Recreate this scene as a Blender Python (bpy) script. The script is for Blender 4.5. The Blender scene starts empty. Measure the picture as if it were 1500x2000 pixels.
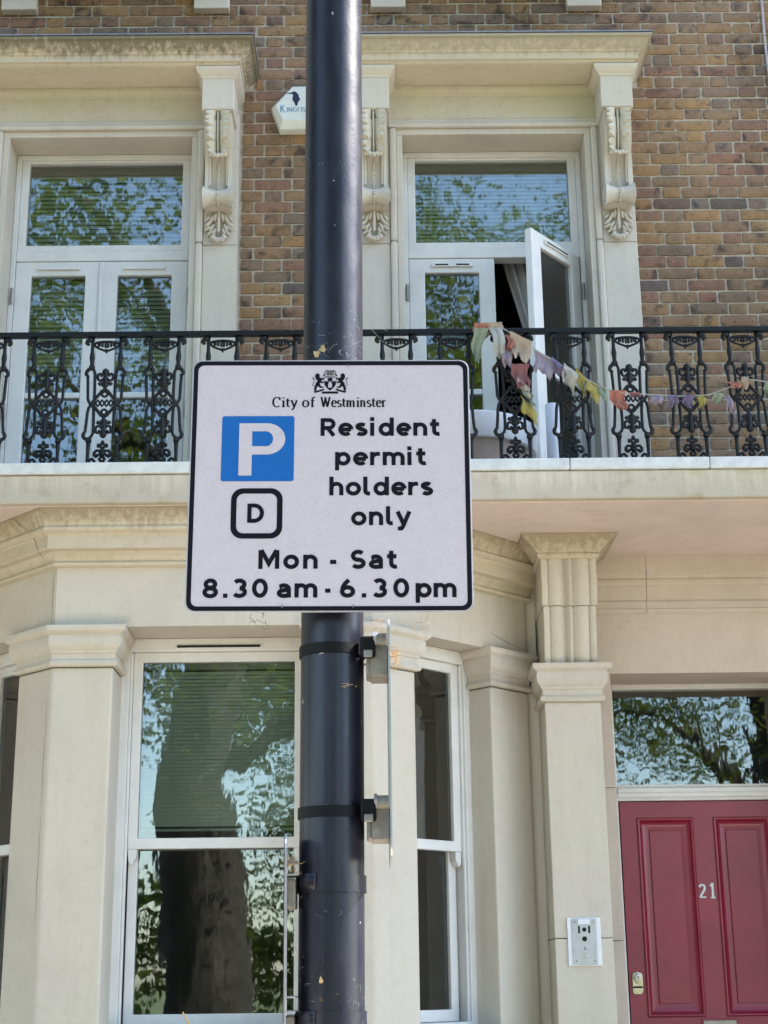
import bpy, bmesh, math, random
from mathutils import Vector, Matrix, Euler
R = math.radians
random.seed(7)
sc = bpy.context.scene
COL = sc.collection

# ------------------------------------------------------------------ camera, sky, sun, exposure
cam_d = bpy.data.cameras.new('camera'); cam = bpy.data.objects.new('camera', cam_d); COL.objects.link(cam)
cam.location = (0, 0, 1.6)
cam.rotation_euler = (Matrix.Rotation(R(-0.5), 3, 'Z') @ Matrix.Rotation(R(107.0), 3, 'X') @ Matrix.Rotation(R(-0.7), 3, 'Z')).to_euler()
cam_d.sensor_fit = 'VERTICAL'; cam_d.sensor_height = 24; cam_d.lens = 36
cam_d.clip_start = 0.05; cam_d.clip_end = 3000
sc.camera = cam
SUN_EL, SUN_AZ = 50.0, 16.0           # azimuth measured from +X (along the street) towards +Y (behind the house)
sun_dir = Vector((math.cos(R(SUN_EL))*math.cos(R(SUN_AZ)), math.cos(R(SUN_EL))*math.sin(R(SUN_AZ)), math.sin(R(SUN_EL))))
w = bpy.data.worlds.new('World'); sc.world = w; w.use_nodes = True
nt = w.node_tree; bg = nt.nodes['Background']
sky = nt.nodes.new('ShaderNodeTexSky'); sky.sky_type = 'NISHITA'; sky.sun_disc = False
sky.sun_elevation = R(SUN_EL); sky.sun_rotation = R(90 - SUN_AZ)
sky.air_density = 1.0; sky.dust_density = 1.0; sky.ozone_density = 1.0
nt.links.new(sky.outputs[0], bg.inputs[0]); bg.inputs[1].default_value = 0.15
sl = bpy.data.lights.new('sun', 'SUN'); sl.energy = 5.0; sl.angle = R(0.5); sl.color = (1.0, 0.95, 0.86)
sun = bpy.data.objects.new('sun', sl); COL.objects.link(sun)
sun.rotation_euler = sun_dir.to_track_quat('Z', 'Y').to_euler(); sun.location = (20, 6, 25)
vs = sc.view_settings; vs.view_transform = 'Standard'; vs.look = 'None'; vs.gamma = 1.0; vs.use_curve_mapping = False
vs.exposure = 2.15
sc.cycles.use_denoising = True
sc.cycles.max_bounces = 6; sc.cycles.diffuse_bounces = 3; sc.cycles.glossy_bounces = 3; sc.cycles.transparent_max_bounces = 12
sc.cycles.caustics_reflective = False; sc.cycles.caustics_refractive = False

# ------------------------------------------------------------------ materials
MATS = {}
class NB:
    def __init__(s, name):
        s.m = bpy.data.materials.new(name); s.m.use_nodes = True; s.t = s.m.node_tree
        s.b = s.t.nodes['Principled BSDF']; s.out = s.t.nodes['Material Output']; MATS[name] = s.m
    def n(s, typ, **kw):
        x = s.t.nodes.new('ShaderNode'+typ)
        for k, v in kw.items():
            if k.startswith('i_'):
                key = k[2:]; key = int(key) if key.isdigit() else key.replace('_', ' ')
                if isinstance(v, bpy.types.NodeSocket): s.t.links.new(v, x.inputs[key])
                else: x.inputs[key].default_value = v
            else: setattr(x, k, v)
        return x
    def set(s, key, v):
        if isinstance(v, bpy.types.NodeSocket): s.t.links.new(v, s.b.inputs[key])
        else: s.b.inputs[key].default_value = v
    def coord(s, kind='Object', scale=(1, 1, 1)):
        tc = s.n('TexCoord'); mp = s.n('Mapping'); s.t.links.new(tc.outputs[kind], mp.inputs[0]); mp.inputs['Scale'].default_value = scale
        return mp.outputs[0]
    def noise(s, co, scale, detail=4, rough=.55, dist=0):
        x = s.n('TexNoise'); s.t.links.new(co, x.inputs['Vector'])
        x.inputs['Scale'].default_value = scale; x.inputs['Detail'].default_value = detail
        x.inputs['Roughness'].default_value = rough; x.inputs['Distortion'].default_value = dist
        return x.outputs['Fac']
    def ramp(s, fac, stops, interp='LINEAR'):
        x = s.n('ValToRGB'); s.t.links.new(fac, x.inputs[0]); cr = x.color_ramp; cr.interpolation = interp
        while len(cr.elements) < len(stops): cr.elements.new(.5)
        for e, (p, c) in zip(cr.elements, stops): e.position = p; e.color = c if len(c) == 4 else (*c, 1)
        return x.outputs[0]
    def mix(s, fac, a, b, blend='MIX'):
        x = s.n('MixRGB', blend_type=blend)
        for k, v in ((0, fac), (1, a), (2, b)):
            if isinstance(v, bpy.types.NodeSocket): s.t.links.new(v, x.inputs[k])
            else: x.inputs[k].default_value = v if k == 0 else ((*v, 1) if len(v) == 3 else v)
        return x.outputs[0]
    def math(s, op, a, b=0.5):
        x = s.n('Math', operation=op)
        for k, v in ((0, a), (1, b)):
            if isinstance(v, bpy.types.NodeSocket): s.t.links.new(v, x.inputs[k])
            else: x.inputs[k].default_value = v
        return x.outputs[0]
    def bump(s, h, strength=.3, dist=.01, normal=None):
        x = s.n('Bump'); s.t.links.new(h, x.inputs['Height']); x.inputs['Strength'].default_value = strength; x.inputs['Distance'].default_value = dist
        if normal: s.t.links.new(normal, x.inputs['Normal'])
        s.t.links.new(x.outputs[0], s.b.inputs['Normal']); return x.outputs[0]

def stone(name, base, dirty=.25, green=0.0, streak=False, amt=.8, bsc=19, zr=(6.735, 6.86), scol=(.11, .10, .045)):
    k = NB(name); co = k.coord(); v = Vector(base)
    big = k.noise(co, 2.2, 5, .6); fine = k.noise(co, 160, 3, .7); mid = k.noise(co, bsc, 6, .68)
    c = k.ramp(big, [(.3, tuple(v*.9)), (.5, tuple(v)), (.75, tuple(v*1.07))])
    spk = k.ramp(fine, [(.34, (.72, .70, .66)), (.46, (1, 1, 1))])
    c = k.mix(.5, c, spk, 'MULTIPLY')
    blot = k.ramp(mid, [(.52, (0, 0, 0)), (.70, (1, 1, 1))])
    c = k.mix(k.math('MULTIPLY', blot, dirty), c, (v.x*.72, v.y*.66, v.z*.52))
    if green:
        g = k.ramp(k.noise(co, 1.1, 4, .6), [(.45, (0, 0, 0)), (.7, (1, 1, 1))])
        c = k.mix(k.math('MULTIPLY', g, green), c, (v.x*.72, v.y*.80, v.z*.58))
    if streak:
        s1 = k.noise(k.coord(scale=(34, 34, 1.8)), 1.0, 5, .7); s2 = k.noise(k.coord(scale=(3, 3, 1)), 1.0, 3, .6)
        geo = k.n('TexCoord'); sep = k.n('SeparateXYZ'); k.t.links.new(geo.outputs['Object'], sep.inputs[0])
        hgt = k.n('MapRange', i_1=zr[0], i_2=zr[1]); k.t.links.new(sep.outputs[2], hgt.inputs[0])
        f = k.math('ADD', k.math('MULTIPLY', hgt.outputs[0], .50), k.math('ADD', k.math('MULTIPLY', s1, .95), k.math('MULTIPLY', s2, .30)))
        f = k.ramp(f, [(.74, (0, 0, 0)), (1.0, (1, 1, 1))])
        c = k.mix(k.math('MULTIPLY', f, amt), c, scol)
    rs_ = k.ramp(k.noise(k.coord(scale=(9, 9, .8)), 1.0, 6, .7), [(.50, (0, 0, 0)), (.72, (1, 1, 1))]); c = k.mix(k.math('MULTIPLY', rs_, .30), c, (v.x*.70, v.y*.68, v.z*.60))
    k.set('Base Color', c); k.set('Roughness', .88); k.set('Specular IOR Level', .25)
    hh = k.math('ADD', k.math('MULTIPLY', fine, .5), mid); k.bump(hh, .25, .004)
    return k.m

stone('stucco', (.595, .54, .455), .26, .25)
stone('stucco_warm', (.565, .485, .405), .2)
stone('cornice_stone', (.585, .51, .395), .6, .4, True, .6, zr=(3.66, 3.80), scol=(.22, .155, .075))
stone('hood_stone', (.59, .515, .40), .4, .3, True, .8)
stone('hood_stone_clean', (.59, .515, .40), .4, .3, True, .38)
stone('slab_stone', (.62, .555, .47), 1.0, .4, True, .36, bsc=6.5, zr=(3.99, 3.80), scol=(.24, .22, .16))
stone('frieze_stone', (.57, .51, .395), .5, .6)
stone('soffit_plaster', (.67, .555, .48), .35, bsc=5)

def plain(name, col, rough=.5, metal=0, spec=.5, grime=.0, nscale=30, bump=0, coat=0):
    k = NB(name); co = k.coord()
    if grime:
        nz = k.noise(co, nscale, 5, .65); v = Vector(col)
        k.set('Base Color', k.ramp(nz, [(.3, tuple(v*(1-grime))), (.6, col), (.8, tuple(v*(1+grime*.3)))]))
        k.set('Roughness', k.math('ADD', k.math('MULTIPLY', nz, .18), rough-.09))
        if bump: k.bump(nz, bump, .003)
    else: k.set('Base Color', (*col, 1)); k.set('Roughness', rough)
    k.set('Metallic', metal); k.set('Specular IOR Level', spec); k.set('Coat Weight', coat); k.set('Coat Roughness', .12)
    return k.m
plain('window_paint', (.73, .72, .68), .42, grime=.10, nscale=9, bump=.08)
plain('ledge_paint', (.62, .65, .63), .5, grime=.22, nscale=14, bump=.2)
plain('black_iron', (.006, .0075, .009), .42, spec=.28, grime=.3, nscale=60, bump=.35)
plain('steel', (.55, .56, .58), .3, 1, grime=.12, nscale=40)
plain('brass', (.62, .56, .42), .28, 1, grime=.15, nscale=50)
plain('galvanised', (.40, .36, .30), .55, .4, grime=.35, nscale=60, bump=.3)
plain('clip_black', (.008, .0075, .008), .5, spec=.2, grime=.3, nscale=90)
plain('plate_back', (.52, .53, .55), .38, .7, grime=.2, nscale=25)
plain('sign_red_edge', (.20, .05, .06), .45, grime=.2)
plain('vinyl_black', (.008, .007, .012), .5, spec=.15, grime=.15, nscale=70)
plain('vent_slot', (.012, .012, .012), .8)
plain('hinge_metal', (.35, .33, .28), .45, .8, grime=.3, nscale=80)
plain('alarm_shell', (.72, .76, .70), .42, grime=.08, nscale=25)
plain('alarm_blue', (.008, .22, .42), .5)
plain('alarm_navy', (.012, .012, .06), .5)
plain('alarm_dirt', (.40, .37, .32), .7, grime=.6, nscale=40)
plain('intercom_white', (.74, .76, .77), .45, grime=.08)
plain('intercom_plate', (.50, .52, .54), .38, .75, grime=.12)
plain('tub_beige', (.36, .28, .23), .6, grime=.15, nscale=12)
plain('white_plastic', (.72, .74, .78), .5, grime=.06)
plain('cable_grey', (.42, .40, .38), .7, grime=.3)
plain('lead_flash', (.30, .31, .34), .5, .5, grime=.3, nscale=25, bump=.3)
plain('room_wall', (.24, .22, .19), .9)
plain('room_floor', (.10, .07, .05), .6)
plain('curtain_cloth', (.50, .49, .48), .85, grime=.08, nscale=8)
plain('blind_slat', (.80, .81, .72), .55)
plain('blind_rail', (.60, .61, .56), .5)
plain('table_white', (.70, .72, .74), .4)
plain('dry_straw', (.60, .38, .16), .8, grime=.3, nscale=200)
plain('dry_dark', (.10, .065, .04), .85, grime=.3, nscale=200)
plain('petal', (.72, .52, .22), .7, grime=.3, nscale=150)
plain('crack_dirt', (.10, .09, .07), .95)

# mortar
k = NB('mortar'); co = k.coord(); nz = k.noise(co, 55, 5, .7); n2 = k.noise(co, 3, 3)
c = k.ramp(nz, [(.3, (.38, .33, .26)), (.55, (.57, .50, .40)), (.8, (.64, .58, .48))])
k.set('Base Color', k.mix(k.math('MULTIPLY', n2, .5), c, (.33, .285, .21))); k.set('Roughness', .95); k.bump(nz, .6, .006)

# bricks: colour from a per-object value (single bricks) or per-island value (joined bricks)
def brickmat(name, island):
    k = NB(name)
    if island:
        g = k.n('NewGeometry'); rnd = g.outputs['Random Per Island']; co = k.coord()
    else:
        oi = k.n('ObjectInfo'); rnd = oi.outputs['Random']
        tc = k.n('TexCoord'); add = k.n('VectorMath', operation='ADD'); cmb = k.n('CombineXYZ')
        k.t.links.new(k.math('MULTIPLY', rnd, 57.0), cmb.inputs[0]); k.t.links.new(k.math('MULTIPLY', rnd, 31.0), cmb.inputs[2])
        k.t.links.new(tc.outputs['Object'], add.inputs[0]); k.t.links.new(cmb.outputs[0], add.inputs[1]); co = add.outputs[0]
    base = k.ramp(rnd, [(0, (.265, .165, .085)), (.14, (.205, .138, .092)), (.28, (.30, .185, .088)), (.42, (.185, .135, .102)), (.54, (.255, .172, .100)),
                        (.66, (.225, .132, .092)), (.76, (.305, .198, .100)), (.85, (.175, .138, .112)), (.93, (.25, .138, .090)), (1, (.120, .098, .084))])
    nz = k.noise(co, 22, 6, .7); bl = k.noise(co, 9, 4, .6, .4); sp = k.noise(co, 62, 2, .55)
    c = k.mix(.65, base, k.ramp(nz, [(.25, (.55, .52, .5)), (.5, (1, 1, 1)), (.75, (1.35, 1.28, 1.15))]), 'MULTIPLY')
    burn = k.ramp(bl, [(.56, (0, 0, 0)), (.68, (1, 1, 1))])
    c = k.mix(k.math('MULTIPLY', burn, .75), c, (.035, .032, .035))
    spk = k.ramp(sp, [(.64, (0, 0, 0)), (.685, (1, 1, 1))]); c = k.mix(k.math('MULTIPLY', spk, .85), c, (.022, .02, .02))
    geo = k.n('NewGeometry'); mp = k.n('Mapping'); mp.inputs['Scale'].default_value = (1, 1, .6); k.t.links.new(geo.outputs['Position'], mp.inputs[0])
    soot = k.ramp(k.noise(mp.outputs[0], 1.6, 5, .6), [(.36, (.86, .84, .82)), (.60, (1.14, 1.12, 1.10))]); c = k.mix(1, c, soot, 'MULTIPLY')
    k.set('Base Color', c); k.set('Roughness', .92); k.set('Specular IOR Level', .2)
    k.bump(k.math('ADD', nz, k.math('MULTIPLY', sp, .5)), .7, .005)
brickmat('brick_single', False); brickmat('brick_joined', True)

# lamp post paint: dark blue-black gloss over a pitted skin
k = NB('post_paint'); co = k.coord(); a = k.noise(co, 120, 4, .6); b = k.noise(k.coord(scale=(1, 1, .35)), 40, 4, .6); d = k.noise(co, 330, 2, .5)
chip = k.ramp(k.noise(co, 75, 2, .5), [(.755, (0, 0, 0)), (.775, (1, 1, 1))])
dust = k.ramp(b, [(.45, (0, 0, 0)), (.8, (1, 1, 1))])
c = k.mix(k.math('MULTIPLY', dust, .35), (.010, .010, .021), (.040, .038, .047)); c = k.mix(chip, c, (.42, .40, .38))
k.set('Base Color', c); k.set('Roughness', k.math('ADD', k.math('MULTIPLY', b, .30), .17)); k.set('Specular IOR Level', .52)
k.bump(k.math('ADD', a, k.math('MULTIPLY', d, .4)), .11, .003)

# retroreflective sheeting
k = NB('sheeting'); co = k.coord()
vor = k.n('TexVoronoi', feature='DISTANCE_TO_EDGE'); k.t.links.new(k.coord(scale=(1, .05, 1)), vor.inputs['Vector']); vor.inputs['Scale'].default_value = 300
cell = k.ramp(vor.outputs['Distance'], [(.0, (.87, .87, .88)), (.2, (1, 1, 1))]); nz = k.noise(co, 45, 5, .65)
c = k.mix(1, k.ramp(nz, [(.3, (.67, .59, .605)), (.7, (.72, .635, .65))]), cell, 'MULTIPLY')
k.set('Base Color', c); k.set('Roughness', .42); k.bump(nz, .05, .002)
k = NB('sheeting_blue'); vor = k.n('TexVoronoi', feature='DISTANCE_TO_EDGE'); k.t.links.new(k.coord(scale=(1, .05, 1)), vor.inputs['Vector']); vor.inputs['Scale'].default_value = 300
cell = k.ramp(vor.outputs['Distance'], [(.0, (.8, .8, .82)), (.14, (1, 1, 1))])
k.set('Base Color', k.mix(1, (.001, .135, .47), cell, 'MULTIPLY')); k.set('Roughness', .42)

# front door gloss paint with brush marks
k = NB('door_red'); br = k.noise(k.coord(scale=(1, 1, .12)), 130, 4, .6); big = k.noise(k.coord(), 4, 3)
k.set('Base Color', k.ramp(big, [(.3, (.20, .008, .028)), (.7, (.265, .011, .040))])); k.set('Roughness', .34); k.set('Specular IOR Level', .4)
k.set('Coat Weight', .75); k.set('Coat Roughness', .24); k.set('Coat IOR', 1.5); k.bump(br, .12, .002)

# old window glass: clear pane with a mirror-like surface, slightly wavy
def glassmat(name, tint, wav):
    k = NB(name); k.t.nodes.remove(k.b)
    tr = k.n('BsdfTransparent'); tr.inputs[0].default_value = (*tint, 1); gl = k.n('BsdfGlossy'); gl.inputs['Roughness'].default_value = 0.014; gl.inputs[0].default_value = (.95, .97, .97, 1)
    co = k.coord(scale=(1, 1, .4)); nz = k.noise(co, 5.5, 1.5, .5, .3); n2 = k.noise(co, 30, 2, .5)
    bp = k.n('Bump'); bp.inputs['Strength'].default_value = wav; bp.inputs['Distance'].default_value = .02
    k.t.links.new(k.math('ADD', nz, k.math('MULTIPLY', n2, .06)), bp.inputs['Height']); k.t.links.new(bp.outputs[0], gl.inputs['Normal'])
    fr = k.n('Fresnel'); fr.inputs[0].default_value = 1.52
    f = k.math('ADD', k.math('MULTIPLY', fr.outputs[0], 2.0), .035)
    mx = k.n('MixShader'); k.t.links.new(f, mx.inputs[0]); k.t.links.new(tr.outputs[0], mx.inputs[1]); k.t.links.new(gl.outputs[0], mx.inputs[2])
    k.t.links.new(mx.outputs[0], k.out.inputs[0])
glassmat('pane_glass', (.84, .90, .86), .058); glassmat('clear_glass', (.90, .94, .93), .03)

# cloth of the flags
def flagmat(name, col):
    k = NB(name); k.t.nodes.remove(k.b); nz = k.noise(k.coord(), 90, 4, .6); v = Vector(col)
    c = k.ramp(nz, [(.3, tuple(v*.7)), (.7, tuple(v))])
    df = k.n('BsdfDiffuse'); tl = k.n('BsdfTranslucent'); mx = k.n('MixShader'); mx.inputs[0].default_value = .45
    k.t.links.new(c, df.inputs[0]); k.t.links.new(c, tl.inputs[0]); k.t.links.new(df.outputs[0], mx.inputs[1]); k.t.links.new(tl.outputs[0], mx.inputs[2])
    k.t.links.new(mx.outputs[0], k.out.inputs[0])
for nme, cc in dict(coral=(.62, .27, .20), cream=(.62, .52, .40), mauve=(.42, .20, .21), lilac=(.46, .40, .47), yellow=(.56, .49, .17), sage=(.38, .46, .34), violet=(.27, .23, .36), white=(.66, .66, .60)).items(): flagmat('flag_'+nme, cc)

def leafmat(name, a, b):
    k = NB(name); k.t.nodes.remove(k.b); g = k.n('NewGeometry')
    c = k.ramp(g.outputs['Random Per Island'], [(0, a), (1, b)])
    df = k.n('BsdfDiffuse'); tl = k.n('BsdfTranslucent'); mx = k.n('MixShader'); mx.inputs[0].default_value = .45
    k.t.links.new(c, df.inputs[0]); k.t.links.new(c, tl.inputs[0]); k.t.links.new(df.outputs[0], mx.inputs[1]); k.t.links.new(tl.outputs[0], mx.inputs[2])
    k.t.links.new(mx.outputs[0], k.out.inputs[0])
leafmat('leaf_green', (.06, .095, .018), (.15, .185, .042))
k = NB('bark'); co = k.coord(scale=(1, 1, .3)); nz = k.noise(co, 9, 6, .7)
k.set('Base Color', k.ramp(nz, [(.3, (.014, .012, .010)), (.55, (.030, .026, .020)), (.75, (.085, .075, .052))])); k.set('Roughness', .95); k.bump(nz, .8, .05)
k = NB('paving'); co = k.coord(); bt = k.n('TexBrick'); k.t.links.new(co, bt.inputs[0]); bt.inputs['Scale'].default_value = 1.3
bt.inputs['Color1'].default_value = (.46, .41, .345, 1); bt.inputs['Color2'].default_value = (.54, .48, .405, 1); bt.inputs['Mortar'].default_value = (.16, .15, .13, 1); bt.inputs['Mortar Size'].default_value = .012
nz = k.noise(co, 8, 5, .6); k.set('Base Color', k.mix(.5, bt.outputs[0], k.ramp(nz, [(.3, (.7, .7, .7)), (.7, (1.1, 1.1, 1.1))]), 'MULTIPLY')); k.set('Roughness', .9)
k = NB('asphalt'); nz = k.noise(k.coord(), 60, 4, .7); k.set('Base Color', k.ramp(nz, [(.3, (.04, .04, .04)), (.7, (.075, .073, .07))])); k.set('Roughness', .9)
k = NB('grassy'); nz = k.noise(k.coord(), 2, 6, .7); k.set('Base Color', k.ramp(nz, [(.3, (.05, .075, .02)), (.7, (.11, .13, .05))])); k.set('Roughness', 1)

# ------------------------------------------------------------------ mesh building
ORG = {}
def link(o, parent=None, local=False):
    COL.objects.link(o)
    if parent is not None:
        o.parent = parent
        if not local: o.location = -ORG.get(parent, Vector((0, 0, 0)))
    ORG[o] = Vector((0, 0, 0)) if not local else Vector((0, 0, 0))
    return o
def tag(o, label=None, cat=None, group=None, kind=None):
    for k_, v_ in (('label', label), ('category', cat), ('group', group), ('kind', kind)):
        if v_: o[k_] = v_
    return o
def thing(name, loc, label, cat, group=None, rot=None):
    o = bpy.data.objects.new(name, None); COL.objects.link(o); o.empty_display_size = .1
    o.location = loc; ORG[o] = Vector(loc)
    if rot is not None: o.rotation_euler = rot
    return tag(o, label, cat, group)
def holder(name, parent):      # an Empty part that carries sub-parts
    o = bpy.data.objects.new(name, None); o.empty_display_size = .1; return link(o, parent)

class MB:
    def __init__(s): s.v = []; s.f = []
    def add(s, vs, fs):
        n = len(s.v); s.v += [tuple(p) for p in vs]; s.f += [tuple(i+n for i in f) for f in fs]; return s
    def box(s, x0, x1, y0, y1, z0, z1):
        return s.add([(x0, y0, z0), (x1, y0, z0), (x1, y1, z0), (x0, y1, z0), (x0, y0, z1), (x1, y0, z1), (x1, y1, z1), (x0, y1, z1)],
                     [(0, 3, 2, 1), (4, 5, 6, 7), (0, 1, 5, 4), (1, 2, 6, 5), (2, 3, 7, 6), (3, 0, 4, 7)])
    def prism(s, plan, z0, z1):          # plan: ccw seen from above
        n = len(plan)
        return s.add([(x, y, z0) for x, y in plan]+[(x, y, z1) for x, y in plan],
                     [tuple(range(n))[::-1], tuple(range(n, 2*n))]+[(i, (i+1) % n, n+(i+1) % n, n+i) for i in range(n)])
    def slab(s, poly, y0, y1):           # poly in (x, z), ccw seen from the front (-Y); front face at y0
        n = len(poly)
        return s.add([(x, y0, z) for x, z in poly]+[(x, y1, z) for x, z in poly],
                     [tuple(range(n)), tuple(range(n, 2*n))[::-1]]+[(i, n+i, n+(i+1) % n, (i+1) % n) for i in range(n)])
    def sweep(s, prof, path):            # prof: closed loop of (d outward, z); path: plan points, left to right seen from the street
        pts = [Vector((p[0], p[1])) for p in path]; nn = []
        for a, b in zip(pts, pts[1:]):
            d = (b-a).normalized(); nn.append(Vector((d.y, -d.x)))
        rings = []
        for i, p in enumerate(pts):
            if i == 0: m = nn[0]
            elif i == len(pts)-1: m = nn[-1]
            else: m = (nn[i-1]+nn[i])/(1+nn[i-1].dot(nn[i]))
            rings.append([(p.x+m.x*d, p.y+m.y*d, z) for d, z in prof])
        k_ = len(prof); vs_ = [q for r_ in rings for q in r_]; fs = []
        for i in range(len(rings)-1):
            for j in range(k_): fs.append((i*k_+j, (i+1)*k_+j, (i+1)*k_+(j+1) % k_, i*k_+(j+1) % k_))
        fs.append(tuple(range(k_))[::-1]); fs.append(tuple(range((len(rings)-1)*k_, len(rings)*k_)))
        return s.add(vs_, fs)
    def tube(s, path, r, n=6, squash=1.0):
        P = [Vector(p) for p in path]; rs = r if isinstance(r, (list, tuple)) else [r]*len(P); rings = []
        ref = None
        for i, p in enumerate(P):
            t = (P[min(i+1, len(P)-1)]-P[max(i-1, 0)])
            if t.length < 1e-9: t = Vector((0, 0, 1))
            t.normalize()
            if ref is None: ref = Vector((0, 1, 0)) if abs(t.y) < .9 else Vector((1, 0, 0))
            u = (ref-t*ref.dot(t))
            if u.length < 1e-6: u = Vector((1, 0, 0))
            u.normalize(); v_ = t.cross(u); ref = u
            rings += [p+(u*math.cos(2*math.pi*(j+.5)/n)*squash+v_*math.sin(2*math.pi*(j+.5)/n))*rs[i] for j in range(n)]
        fs = [(i*n+j, i*n+(j+1) % n, (i+1)*n+(j+1) % n, (i+1)*n+j) for i in range(len(P)-1) for j in range(n)]
        fs += [tuple(range(n))[::-1], tuple(range((len(P)-1)*n, len(P)*n))]
        return s.add(rings, fs)
    def cyl(s, c, axis, r, h, n=24, r2=None):
        a = Vector(axis).normalized(); u = a.orthogonal().normalized(); v_ = a.cross(u); c = Vector(c); r2 = r if r2 is None else r2
        vs_ = [c+(u*math.cos(t)+v_*math.sin(t))*r for t in [2*math.pi*i/n for i in range(n)]]+[c+a*h+(u*math.cos(t)+v_*math.sin(t))*r2 for t in [2*math.pi*i/n for i in range(n)]]
        return s.add(vs_, [tuple(range(n))[::-1], tuple(range(n, 2*n))]+[(i, (i+1) % n, n+(i+1) % n, n+i) for i in range(n)])
    def lobe(s, c, rx, ry, rz, rot=None, nu=8, nv=5):
        c = Vector(c); M = rot or Matrix.Identity(3); vs_ = []
        for i in range(nv+1):
            t = math.pi*i/nv
            for j in range(nu):
                p = 2*math.pi*j/nu; vs_.append(c+M@Vector((rx*math.sin(t)*math.cos(p), ry*math.sin(t)*math.sin(p), rz*math.cos(t))))
        return s.add(vs_, [(i*nu+j, (i+1)*nu+j, (i+1)*nu+(j+1) % nu, i*nu+(j+1) % nu) for i in range(nv) for j in range(nu)])
    def mesh(s, name, mat=None, smooth=False):
        me = bpy.data.meshes.new(name); me.from_pydata(s.v, [], s.f); me.update()
        if mat: me.materials.append(MATS[mat])
        if smooth: me.polygons.foreach_set('use_smooth', [True]*len(me.polygons))
        return me
    def build(s, name, mat, parent=None, smooth=False, bevel=0, local=False, angle=None):
        me = s.mesh(name, mat, smooth)
        bm = bmesh.new(); bm.from_mesh(me); bmesh.ops.remove_doubles(bm, verts=bm.verts, dist=1e-6); bmesh.ops.recalc_face_normals(bm, faces=bm.faces); bm.to_mesh(me); bm.free()
        if angle: me.set_sharp_from_angle(angle=R(angle))
        o = bpy.data.objects.new(name, me); link(o, parent, local)
        if bevel:
            b = o.modifiers.new('bevel', 'BEVEL'); b.width = bevel; b.segments = 2; b.limit_method = 'ANGLE'; b.angle_limit = R(35)
        return o

def arc(cx, cy, rx, ry, a0, a1, n=14):
    return [(cx+rx*math.cos(R(a0+(a1-a0)*i/n)), cy+ry*math.sin(R(a0+(a1-a0)*i/n))) for i in range(n+1)]
def rrect(x0, x1, z0, z1, r, n=6):
    return (arc(x0+r, z0+r, r, r, 180, 270, n)+arc(x1-r, z0+r, r, r, 270, 360, n)+arc(x1-r, z1-r, r, r, 0, 90, n)+arc(x0+r, z1-r, r, r, 90, 180, n))
def frame_ring(mb, outer, inner, y0, y1):   # two (x,z) loops of equal length, ccw from the front
    n = len(outer)
    vs_ = [(x, y0, z) for x, z in outer]+[(x, y0, z) for x, z in inner]+[(x, y1, z) for x, z in outer]+[(x, y1, z) for x, z in inner]
    fs = []
    for i in range(n):
        j = (i+1) % n
        fs += [(i, j, n+j, n+i), (2*n+j, 2*n+i, 3*n+i, 3*n+j), (j, i, 2*n+i, 2*n+j), (n+i, n+j, 3*n+j, 3*n+i)]
    return mb.add(vs_, fs)
def rect(x0, x1, z0, z1): return [(x0, z0), (x1, z0), (x1, z1), (x0, z1)]

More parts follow.
